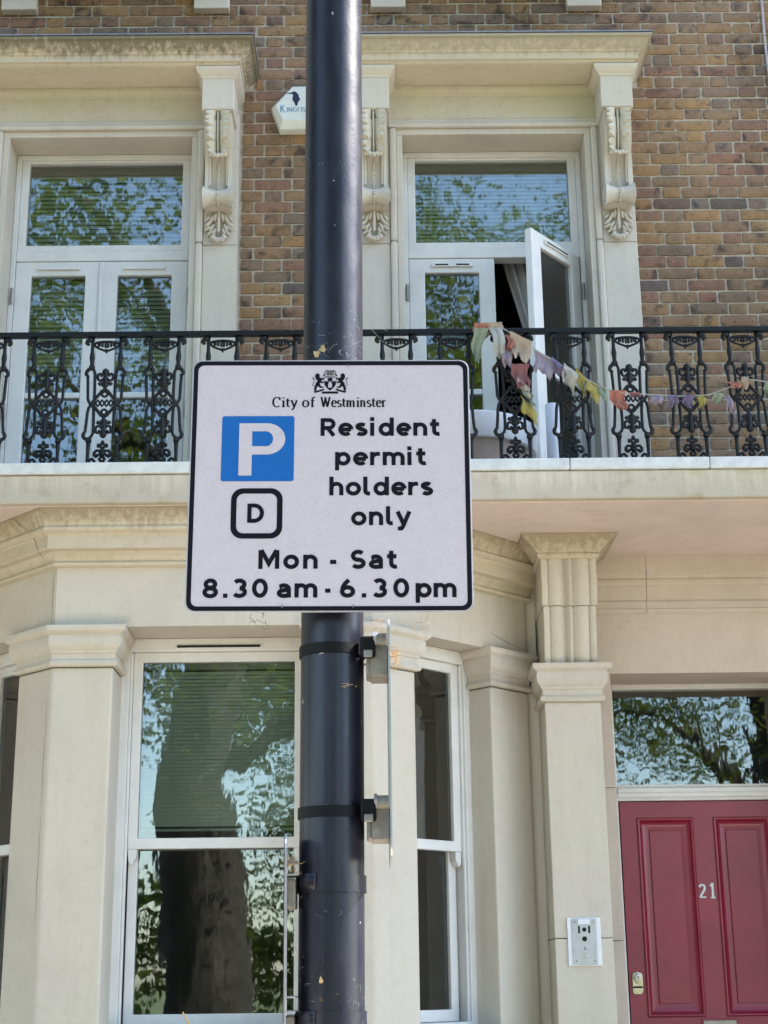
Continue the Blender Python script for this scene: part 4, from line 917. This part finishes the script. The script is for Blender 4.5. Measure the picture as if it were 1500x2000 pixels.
# bunting of ragged cloth flags tied along the railing
bt = thing('bunting', (1.2, 7.02, 4.2), 'string of ragged pastel cloth flags tied along the balcony railing', 'bunting')
cord = [(.57, 7.035, 4.715), (.66, 7.03, 4.70), (.74, 7.025, 4.64), (.84, 7.02, 4.56), (.98, 7.02, 4.47), (1.12, 7.02, 4.385), (1.22, 7.02, 4.345), (1.36, 7.02, 4.335), (1.52, 7.02, 4.325), (1.66, 7.02, 4.33), (1.78, 7.02, 4.375), (1.86, 7.02, 4.41), (2.2, 7.02, 4.36)]
MB().tube(cord, .003, 5).build('cord', 'flag_white', bt)
def flag(x, z, wd, ln, col, lean=0, taper=.8, seed=0, y=7.012, slope=0):
    rr = random.Random(seed); nx, nz_ = 7, 8; vs_ = []; ph = rr.uniform(0, 6)
    drop = [rr.uniform(.62, 1.15) for _ in range(nx+1)]
    for j in range(nz_+1):
        v_ = j/nz_
        for i in range(nx+1):
            u = i/nx-.5; ww = wd*(1-(1-taper)*v_)
            vs_.append((x+u*ww+lean*v_+.006*math.sin(v_*7+ph), y-.010*math.sin(u*11+ph)*(.3+v_)-.012*math.sin(v_*5+ph*2), z+slope*u-ln*v_*(drop[i] if j == nz_ else 1)*(1+.12*math.sin(u*5+ph))))
    mb = MB(); mb.add(vs_, [(j*(nx+1)+i, j*(nx+1)+i+1, (j+1)*(nx+1)+i+1, (j+1)*(nx+1)+i) for j in range(nz_) for i in range(nx)])
    return mb.build('flag', 'flag_'+col, bt, smooth=True)
fl = [(.555, 4.722, .09, .075, 'coral', 0, .9), (.62, 4.728, .10, .05, 'cream', 0, .9), (.55, 4.69, .08, .19, 'sage', -.03, .5), (.625, 4.70, .075, .20, 'white', .03, .8), (.665, 4.58, .07, .10, 'lilac', .02, .7),
      (.70, 4.66, .05, .10, 'coral', -.01, .4), (.755, 4.645, .12, .13, 'cream', -.02, .7), (.735, 4.50, .10, .13, 'mauve', .01, .8), (.745, 4.40, .07, .07, 'white', .02, .8), (.765, 4.365, .07, .08, 'sage', .015, .7), (.77, 4.31, .07, .11, 'yellow', .01, 1.3),
      (.865, 4.555, .11, .13, 'lilac', -.02, .8), (.93, 4.51, .07, .07, 'violet', 0, .9), (.985, 4.475, .08, .11, 'white', -.01, .8), (1.03, 4.45, .05, .11, 'yellow', 0, .8), (1.09, 4.41, .08, .10, 'yellow', 0, .9), (1.14, 4.385, .05, .08, 'sage', 0, .9),
      (1.205, 4.355, .09, .115, 'coral', .02, .8), (1.30, 4.342, .07, .03, 'mauve', 0, .9), (1.40, 4.335, .09, .07, 'lilac', 0, .95), (1.48, 4.328, .07, .07, 'violet', 0, .95), (1.555, 4.326, .07, .075, 'violet', 0, .95), (1.62, 4.328, .05, .075, 'yellow', 0, .9), (1.70, 4.335, .07, .07, 'sage', 0, .9),
      (1.745, 4.33, .05, .13, 'lilac', .02, 1.1), (1.79, 4.40, .09, .05, 'coral', .01, .8), (1.845, 4.42, .05, .09, 'cream', -.01, .6), (1.96, 4.39, .08, .07, 'sage', 0, .9)]
for q, (x, z_, wd, ln, col, lean, tp) in enumerate(fl): flag(x, z_, wd*(.72 if x > 1.25 else .88), ln*(.8 if x > 1.25 else .95), col, lean, tp, 100+q, 7.03 if q < 2 else 7.015, -.06 if .74 < x < 1.2 else 0)

# ================================================================== LAMP POST AND SIGNS
PXC, PYC, PR = -.0648, 2.440, .0508
post = thing('lamp_post', (-.0745, PYC, 0), 'thick dark blue-black steel lamp post carrying the parking sign', 'lamp post')
lean = .0045
def pc(z): return -.0745+lean*z
mb = MB(); n = 64; zs_ = [0, .25, 1.0, 1.5, 2.2, 3, 4, 5.2]
mb.add([(pc(z_)+PR*math.cos(2*math.pi*i/n), PYC+PR*math.sin(2*math.pi*i/n), z_) for z_ in zs_ for i in range(n)], [(j*n+i, j*n+(i+1) % n, (j+1)*n+(i+1) % n, (j+1)*n+i) for j in range(len(zs_)-1) for i in range(n)]+[tuple(range((len(zs_)-1)*n, len(zs_)*n))])
mb.build('shaft', 'post_paint', post, smooth=True, angle=60)
lathe(MB(), (pc(.4), PYC, 0), [(.085, 0), (.085, .85), (.06, .95), (.0505, .97)], 40).build('base', 'post_paint', post, smooth=True, angle=40)
MB().tube([(pc(5.2), PYC, 5.2), (pc(5.4), PYC-.1, 5.5), (pc(5.4), PYC-.6, 5.7)], .035, 12).build('arm', 'post_paint', post, smooth=True); MB().lobe((pc(5.4), PYC-.85, 5.7), .13, .3, .07, None, 16, 8).build('lantern', 'plate_back', post, smooth=True)

def band(parent, z, hgt, r=PR+.0028, mat='post_paint', a0=0, a1=360, n=48):
    mb = MB(); c_ = (pc(z), PYC); vs_ = []
    for i in range(n+1):
        a = R(a0+(a1-a0)*i/n)
        for rr_, zz in ((r-.0016, z-hgt/2), (r, z-hgt/2), (r, z+hgt/2), (r-.0016, z+hgt/2)): vs_.append((c_[0]+rr_*math.cos(a), c_[1]+rr_*math.sin(a), zz))
    mb.add(vs_, [(i*4+e, (i+1)*4+e, (i+1)*4+(e+1) % 4, i*4+(e+1) % 4) for i in range(n) for e in range(4)]); return mb.build('band', mat, parent, smooth=True, angle=40)
# parking sign -----------------------------------------------------
SW, SH = .456, .428
sg = thing('parking_sign', (-.0660, 2.360, 2.3715), 'white resident permit parking sign with blue P on the lamp post', 'sign', None, Euler((0, R(.45), 0)))
def sb(mb, name, mat, **kw): return mb.build(name, mat, sg, local=True, **kw)
sb(MB().slab(rrect(-SW/2, SW/2, -SH/2, SH/2, .016, 8), 0, .003), 'plate', 'plate_back', bevel=.0006)
sb(MB().slab(rrect(-SW/2+.0012, SW/2-.0012, -SH/2+.0012, SH/2-.0012, .015, 8), -.0004, -.0001), 'face', 'sheeting')
mb = MB(); frame_ring(mb, rrect(-SW/2+.0022, SW/2-.0022, -SH/2+.0022, SH/2-.0022, .0145, 8), rrect(-SW/2+.0095, SW/2-.0095, -SH/2+.0095, SH/2-.0095, .010, 8), -.0008, -.0005); sb(mb, 'border', 'vinyl_black')
YL = -.0008
def LX(x): return x+.0660
def LZ(z_, x=0): return z_-2.3715+(x+.066)*.0079
sq = sb(MB().slab(rrect(-.1768, -.0588, .0030, .1150, .004, 5), -.0008, -.0005), 'parking_panel', 'sheeting_blue')
pm = MB(); q0 = -.0011
# big P
Px, Pz, Ph = -.1485, .0125, .0900
def Pp(pts): return [(Px+a*Ph, Pz+b*Ph) for a, b in pts]
bowl_o = arc(.50, .70, .335, .30, 90, -90, 16); bowl_i = arc(.48, .70, .155, .145, -90, 90, 12)
st_ = [(0, 0), (.235, 0), (.235, .40)]+[(.50, .40)]+arc(.50, .70, .335, .30, -90, 90, 16)[1:]+[(0, 1)]
mb = MB()
outer_ = Pp([(0, 0), (.235, 0), (.235, 1), (0, 1)]); mb.add([(x, q0, z_) for x, z_ in outer_], [(0, 1, 2, 3)])
o_ = [(.235, .40), (.50, .40)]+arc(.50, .70, .335, .30, -90, 90, 16)[1:]+[(.235, 1)]
i_ = [(.235, .56), (.48, .56)]+arc(.48, .70, .135, .145, -90, 90, 16)[1:]+[(.235, .845)]
o_ = Pp(o_); i_ = Pp(i_); n = len(o_); mb.add([(x, q0, z_) for x, z_ in o_]+[(x, q0, z_) for x, z_ in i_], [(i, i+1, n+i+1, n+i) for i in range(n-1)])
o = mb.build('letter_p', 'sheeting', sq, local=True)
mb = MB(); frame_ring(mb, rrect(-.1590, -.0760, -.0935, -.0090, .019, 8), rrect(-.1500, -.0850, -.0845, -.0180, .0115, 8), -.0008, -.0005); zb = sb(mb, 'zone_box', 'vinyl_black')
sb(lettering('D', -.1320, -.1040, -.0670, .0320, YL, .215), 'zone_letter', 'vinyl_black')
for t_, x0_, x1_, bz, cap in (('Resident', -.0155, .1775, .0805, .0305), ('permit', .0085, .1545, .0298, .0305), ('holders', -.0005, .1645, -.0213, .0305), ('only', .0345, .1275, -.0715, .0305),
                             ('Mon', -.1125, -.0205, -.1435, .0310), ('-', .0010, .0130, -.1435, .0310), ('Sat', .0340, .1065, -.1435, .0310),
                             ('8.30', -.2000, -.0990, -.1905, .0310), ('am', -.0830, -.0205, -.1905, .0310), ('-', -.0065, .0035, -.1905, .0310), ('6.30', .0170, .1245, -.1905, .0310), ('pm', .1370, .1995, -.1905, .0310)):
    sb(lettering(t_, x0_, x1_, bz, cap, YL), 'lettering', 'vinyl_black')
sb(lettering('City', -.0955, -.0560, .1310, .0170, YL, .185, SER, .09), 'lettering', 'vinyl_black'); sb(lettering('of', -.0462, -.0265, .1310, .0170, YL, .185, SER, .09), 'lettering', 'vinyl_black'); sb(lettering('Westminster', -.0160, .0905, .1310, .0170, YL, .185, SER, .09), 'lettering', 'vinyl_black')
# crest: portcullis, shield, two lions, plinth  (coordinates traced in sign space)
def cx_(x, y): return ((x-757)*.0001346-.0010, .1545+(326-y)*.0001390)
cr = MB()
def poly(pts, flip=False, y=YL):
    P_ = [cx_(*p) for p in pts]
    ar = sum(a[0]*b[1]-b[0]*a[1] for a, b in zip(P_, P_[1:]+P_[:1]))
    if ar < 0: P_ = P_[::-1]
    cr.add([(x, y, z_) for x, z_ in P_], [tuple(range(len(P_)))])
def line(pts, wd, y=YL): stroke(cr, [cx_(*p) for p in pts], lambda t: wd*.000137, y)
lion = [(572, 100), (580, 82), (596, 68), (618, 74), (632, 92), (626, 100), (640, 106), (622, 112), (634, 124), (652, 130), (682, 122), (686, 134), (664, 152), (648, 170), (672, 178), (684, 190), (660, 196), (640, 190), (626, 206), (618, 222), (604, 240), (590, 262), (594, 284), (572, 296), (570, 282), (558, 268), (566, 244), (578, 222), (576, 206), (592, 180), (604, 158), (586, 150), (578, 128)]
leg1 = [(604, 216), (634, 204), (640, 224), (652, 236), (680, 240), (678, 252), (642, 256), (622, 246)]
leg2 = [(556, 280), (576, 296), (680, 264), (690, 280), (672, 290), (580, 318), (566, 312)]
for sx in (0, 1):
    f = (lambda pts: pts) if sx == 0 else (lambda pts: [(1514-x, y) for x, y in pts])
    poly(f(lion)); poly(f(leg1)); poly(f(leg2)); line(f([(576, 224), (552, 228), (540, 212), (556, 190), (564, 168), (556, 148), (536, 124)]), 6); line(f([(552, 146), (548, 124)]), 7); line(f([(556, 150), (564, 130)]), 6)
    line(f([(674, 104), (698, 74)]), 17); line(f([(688, 44), (704, 44), (702, 58), (690, 56), (688, 44)]), 6)
for x in (720, 739, 757, 775, 794): line([(x, 32), (x, 104 if x != 757 else 100)], 7)
for y in (36, 52, 68, 84): line([(712, y), (802, y)], 6)
line([(706, 28), (716, 28), (716, 44)], 8); line([(808, 28), (798, 28), (798, 44)], 8)
line([(690, 110), (824, 110)], 6)
line([(682, 124), (832, 124), (832, 172), (682, 172), (682, 124)], 6); line([(732, 124), (732, 172)], 6); line([(782, 124), (782, 172)], 6); poly([(736, 128), (778, 128), (778, 168), (736, 168)])
poly([(684, 176), (736, 176), (742, 190), (732, 210), (734, 250), (757, 252), (757, 290), (724, 262), (704, 240), (688, 214)]); poly([(830, 176), (778, 176), (772, 190), (782, 210), (780, 250), (757, 252), (757, 290), (790, 262), (810, 240), (826, 214)])
poly([(658, 300), (856, 300), (856, 328), (658, 328)])
sb(cr, 'crest', 'vinyl_black')
for x in (-.0745, .0375):
    sb(MB().slab(rect(x-.0012, x+.0012, -SH/2+.0075, -SH/2+.0115), -.0016, -.0008), 'rivet', 'hinge_metal'); 
sb(MB().slab(rect(.028, .0295, SH/2-.0125, SH/2-.0085), -.0016, -.0008), 'rivet', 'hinge_metal')
# channel and bands behind
for zz in (.135, -.135):
    sb(MB().box(-.14, .14, .0032, .0285, zz-.016, zz+.016), 'channel', 'galvanised', bevel=.002)
band(sg, 2.5065, .018).location = Vector((.0660, -2.360, -2.3715)); band(sg, 2.2365, .018).location = Vector((.0660, -2.360, -2.3715))

# side plate on the right, seen edge-on -------------------------------
s2 = thing('side_sign', (.026, PYC, 1.98), 'thin sign plate seen edge-on to the right of the lamp post', 'sign')
mb = MB(); mb.slab([(a, b) for a, b in rrect(-.15, .15, 1.782, 2.150, .02, 6)], 0, .003); mb.v = [(.0245+y, PYC+.075+x, z_) for x, y, z_ in mb.v]; mb.build('plate', 'plate_back', s2)
def clipset(parent, z, sx, xp):
    xe = pc(z)+sx*PR
    MB().box(min(xe+sx*.004, xp), max(xe+sx*.004, xp), PYC-.030, PYC+.03, z-.046, z-.004).build('channel', 'galvanised', parent, bevel=.003)
    MB().box(xp-sx*.028 if sx > 0 else xp, xp if sx > 0 else xp-sx*.028, PYC-.038, PYC+.036, z-.048, z+.0).build('channel_lip', 'galvanised', parent, bevel=.002)
    xa, xb = sorted((xe-sx*.006, xe+sx*.019)); MB().box(xa, xb, PYC-.050, PYC-.030, z-.020, z+.014).build('clip', 'clip_black', parent, bevel=.004)
    xa, xb = sorted((xe+sx*.0, xe+sx*.014)); MB().box(xa, xb, PYC-.056, PYC-.0525, z-.022, z-.010).build('clip_screw', 'hinge_metal', parent, bevel=.002)
    MB().cyl((xe+sx*.020, PYC-.038, z+.009), (sx, 0, 0), .011, abs(xp-xe)-.022, 18).build('bolt', 'galvanised', parent); MB().cyl((xe+sx*.0155, PYC-.038, z+.009), (sx, 0, 0), .0135, .005, 6).build('nut', 'steel', parent)
for z_ in (2.108, 1.852):
    band(s2, z_, .017, mat='clip_black'); clipset(s2, z_+.004, 1, .0245)
# side plate on the left -----------------------------------------------
s3 = thing('side_sign', (-.14, PYC, 1.64), 'red-edged sign plate seen edge-on to the left of the lamp post', 'sign')
mb = MB(); mb.slab(rrect(-.16, .16, 1.39, 1.812, .03, 6), 0, .003); mb.v = [(-.1405+y-.052*x, PYC+.03+x, z_) for x, y, z_ in mb.v]; mb.build('plate', 'plate_back', s3)
mb = MB(); mb.slab(rrect(-.157, .157, 1.393, 1.809, .03, 6), 0, .001); mb.v = [(-.1417+y-.052*x, PYC+.03+x, z_) for x, y, z_ in mb.v]; mb.build('face', 'sign_red_edge', s3)
for z_ in (1.744, 1.545):
    band(s3, z_, .026, PR+.003, 'post_paint'); xe = pc(z_)-PR
    for dz in (.012, .033): MB().box(-.1372, xe-.001, PYC-.045, PYC+.03, z_+dz, z_+dz+.003).build('channel', 'plate_back', s3, bevel=.001)
    MB().box(-.137, xe-.003, PYC-.03, PYC+.03, z_-.036, z_+.008).build('clamp_block', 'galvanised', s3, bevel=.003)
    MB().tube([(xe-.001, PYC-.012, z_+.004), (xe+.010, PYC-.038, z_+.004), (xe+.028, PYC-.049, z_+.002)], [.010, .012, .013], 8, .4).build('band_lug', 'post_paint', s3, smooth=True)

# dried bits caught in cobwebs round the sign -------------------------------
def strand(mb, p, l, r_=.0006, rr=random): 
    a = rr.uniform(0, 6.28); b_ = rr.uniform(-.9, .9); pts = [Vector(p)]
    for i in range(4):
        pts.append(pts[-1]+Vector((math.cos(a)*math.cos(b_), math.sin(a)*math.cos(b_)*.5, math.sin(b_)))*l/4); a += rr.uniform(-.7, .7); b_ += rr.uniform(-.6, .6)
    mb.tube(pts, [r_, r_, r_*.9, r_*.7, r_*.3], 4)
rs = random.Random(5)
def tuft(name, c, spread, n, l, mat, label, cat='dry tuft'):
    mb = MB()
    for _ in range(n): strand(mb, (c[0]+rs.gauss(0, spread[0]), c[1]+rs.gauss(0, spread[1]), c[2]+rs.gauss(0, spread[2])), l*rs.uniform(.5, 1.2), .0005, rs)
    return tag(mb.build(name, mat), label, cat)
tuft('straw_tuft', (.036, PYC-.03, 2.098), (.004, .006, .010), 60, .014, 'dry_straw', 'golden straw tuft stuck to the right edge-on plate')
tuft('straw_tuft', (-.129, PYC-.05, 1.775), (.004, .004, .008), 40, .014, 'dry_straw', 'golden straw tuft caught on the left edge-on plate')
def petal(c, s_, rot, label, mat='petal'):
    mb = MB(); P_ = [(0, 0), (.4, .22), (.35, .6), (.55, .9), (.1, 1), (-.2, .85), (-.5, .8), (-.35, .4)]
    M = Euler(rot).to_matrix(); mb.add([Vector(c)+M@Vector((a*s_, .12*s_*math.sin(a*5+b*4), b*s_)) for a, b in P_], [(0, 1, 2), (0, 2, 7), (2, 3, 4), (2, 4, 5), (2, 5, 7), (5, 6, 7)])
    return tag(mb.build('dry_leaf', mat, smooth=True), label, 'leaf')
yp = PYC-PR-.003
petal((-.0915, 2.392, 2.604), .013, (0, .3, .2), 'small yellow dried leaf above the sign, left of two'); petal((-.0760, 2.389, 2.612), .013, (0, -.5, -.2), 'small yellow dried leaf above the sign, right of two')
petal((-.0845, 2.390, 1.600), .012, (0, .9, .2), 'small orange dried leaf low on the lamp post')
petal((-.0850, 2.390, 1.575), .009, (0, 1.2, .2), 'tiny brown dried leaf below the orange one on the post', 'dry_dark')
for (x, z_, l, mt, lb) in ((.086, 2.140, .022, 'dry_straw', 'backlit straw wisp hanging under the sign right corner'), (.012, 2.148, .020, 'dry_straw', 'backlit straw wisps hanging under the sign beside the post'), (-.173, 2.148, .020, 'dry_dark', 'dark dry wisps hanging under the left half of the sign'), (-.045, 2.045, .016, 'dry_straw', 'dry wisps stuck on the post between the two right bands')):
    tuft('dry_wisp', (x, 2.375 if abs(x) < .5 and z_ > 2.1 else 2.386, z_), (.008, .003, .004), 8, l, mt, lb, 'dry wisp')
mb = MB()
for _ in range(46):
    a = rs.uniform(-2.9, -.2); z_ = 2.592+abs(rs.gauss(0, .035)); x = pc(z_)+(PR+.002)*math.cos(a); y = PYC+(PR+.002)*math.sin(a); strand(mb, (x, y, z_), rs.uniform(.01, .03), .00022, rs)
for _ in range(26):
    a = rs.uniform(-2.6, -.3); z_ = rs.choice((1.72, 1.60, 1.565))+rs.gauss(0, .02); x = pc(z_)+(PR+.002)*math.cos(a); y = PYC+(PR+.002)*math.sin(a); strand(mb, (x, y, z_), rs.uniform(.01, .025), .00022, rs)
for (p_, q_) in (((0.002, 2.40, 2.66), (.045, 2.38, 2.60)), ((-.02, 2.40, 2.63), (.02, 2.375, 2.585)), ((-.012, 2.41, 2.68), (.03, 2.40, 2.655))): mb.tube([p_, q_], .0002, 4)
tag(mb.build('cobweb', 'flag_white'), 'wispy cobweb threads round the lamp post', 'cobweb', kind='stuff')
# dry stalk rising into the frame at the foot of the bay
mb = MB(); mb.tube([(-.70, 6.6, 1.20), (-.735, 6.6, 1.36), (-.755, 6.6, 1.43), (-.79, 6.6, 1.492)], [.008, .007, .006, .002], 6); tag(mb.build('dry_stalk', 'dry_straw'), 'bare dry stalk rising in front of the bay window', 'stalk')

# ================================================================== STREET TREES (seen mirrored in the panes)
def tree(x, y, hgt, tr, cr_, seed, label, leaves=15000, base=3.5, ls=1.0):
    rr = random.Random(seed); t = thing('plane_tree', (x, y, 0), label, 'tree', 'street trees mirrored in the windows')
    mb = MB(); top = hgt*.62
    pts = [(x+rr.uniform(-.15, .15)*i*.5, y+rr.uniform(-.15, .15)*i*.5, top*i/7-.1) for i in range(8)]
    mb.tube(pts, [tr*1.35, tr*1.02, tr*.95, tr*.85, tr*.72, tr*.55, tr*.4, tr*.25], 16); ends = []
    for i in range(13):
        b_ = Vector(pts[rr.choice((3, 3, 4, 4, 5, 5, 6, 7))]); a = rr.uniform(0, 6.28)+i*2.4; l = cr_*rr.uniform(.55, 1.0); P_ = [b_]; d = Vector((math.cos(a), math.sin(a), rr.uniform(.3, 1.1))).normalized()
        for s_ in range(5):
            d = (d+Vector((rr.uniform(-.3, .3), rr.uniform(-.3, .3), rr.uniform(-.22, .3)))).normalized(); P_.append(P_[-1]+d*l/5)
        r0 = tr*rr.uniform(.18, .34); mb.tube(P_, [r0*(1-.16*q) for q in range(6)], 7); ends += P_[2:]
        for s_ in range(3):
            q = P_[rr.randint(2, 5)]; e = q+Vector((rr.uniform(-1, 1), rr.uniform(-1, 1), rr.uniform(-.5, .8))).normalized()*rr.uniform(.8, 1.8); mb.tube([q, (q+e)/2+Vector((0, 0, .1)), e], [r0*.3, r0*.2, r0*.08], 5); ends.append(e)
    mb.build('trunk', 'bark', t, smooth=True)
    lv = []; lf_ = []; clumps = [(e, rr.uniform(.5, 1.1)) for e in ends]
    for _ in range(70):
        a = rr.uniform(0, 6.28); rad = cr_*math.sqrt(rr.random()); zz = base+(hgt-base)*rr.random(); f = 1-((zz-base)/(hgt-base)-.45)**2*1.6
        clumps.append((Vector((x+math.cos(a)*rad*f, y+math.sin(a)*rad*f, zz)), rr.uniform(.5, 1.2)))
    per = leaves//len(clumps)
    for c_, s_ in clumps:
        for _ in range(per):
            p = c_+Vector((rr.gauss(0, s_*.55), rr.gauss(0, s_*.55), rr.gauss(0, s_*.42))); 
            if p.z < 2.2: continue
            u = Vector((rr.gauss(0, 1), rr.gauss(0, 1), rr.gauss(0, .7))).normalized(); v_ = u.orthogonal().normalized(); sz = rr.uniform(.05, .095)*ls; n0 = len(lv)
            lv += [tuple(p-u*sz), tuple(p+v_*sz*.7), tuple(p+u*sz), tuple(p-v_*sz*.7)]; lf_.append((n0, n0+1, n0+2, n0+3))
    me = bpy.data.meshes.new('crown'); me.from_pydata(lv, [], lf_); me.materials.append(MATS['leaf_green']); o = bpy.data.objects.new('crown', me); link(o, t)
    return t
tree(-2.02, -3.6, 15, .52, 4.6, 11, 'thick-trunked plane tree mirrored in the lower bay sash', 26000, 4.6, .7)
tree(6.4, -7.0, 15, .42, 5.0, 23, 'spreading plane tree mirrored in the light above the red door', 24000, 5.0, .62)
tree(-6.2, 2.6, 11, .36, 3.4, 31, 'leafy tree placed to shade the bay, mirrored in the left French window', 60000, .9, .62)  # out-of-view crown, placed close and low to shade the bay's left side
tree(1.2, -13.0, 18, .45, 6.0, 47, 'tall tree mirrored in the light over the open casement', 80000, 2.4, .85)
# clipped hedge round the garden across the road
rr = random.Random(3); lv = []; lf_ = []
for _ in range(26000):
    hx = rr.uniform(-30, 30); top = 3.5+.7*math.sin(hx*.6)+.5*math.sin(hx*1.7+1); p = Vector((hx, -12+rr.uniform(-.7, .7), top*math.sqrt(rr.random())+rr.gauss(0, .08)))
    u = Vector((rr.gauss(0, 1), rr.gauss(0, 1), rr.gauss(0, 1))).normalized(); v_ = u.orthogonal().normalized(); sz = rr.uniform(.07, .14); n0 = len(lv)
    lv += [tuple(p-u*sz), tuple(p+v_*sz*.7), tuple(p+u*sz), tuple(p-v_*sz*.7)]; lf_.append((n0, n0+1, n0+2, n0+3))
me = bpy.data.meshes.new('garden_hedge'); me.from_pydata(lv, [], lf_); me.materials.append(MATS['leaf_green']); o = bpy.data.objects.new('garden_hedge', me); COL.objects.link(o)
tag(o, 'dark garden hedge mirrored low in the bay window', 'hedge', kind='stuff')
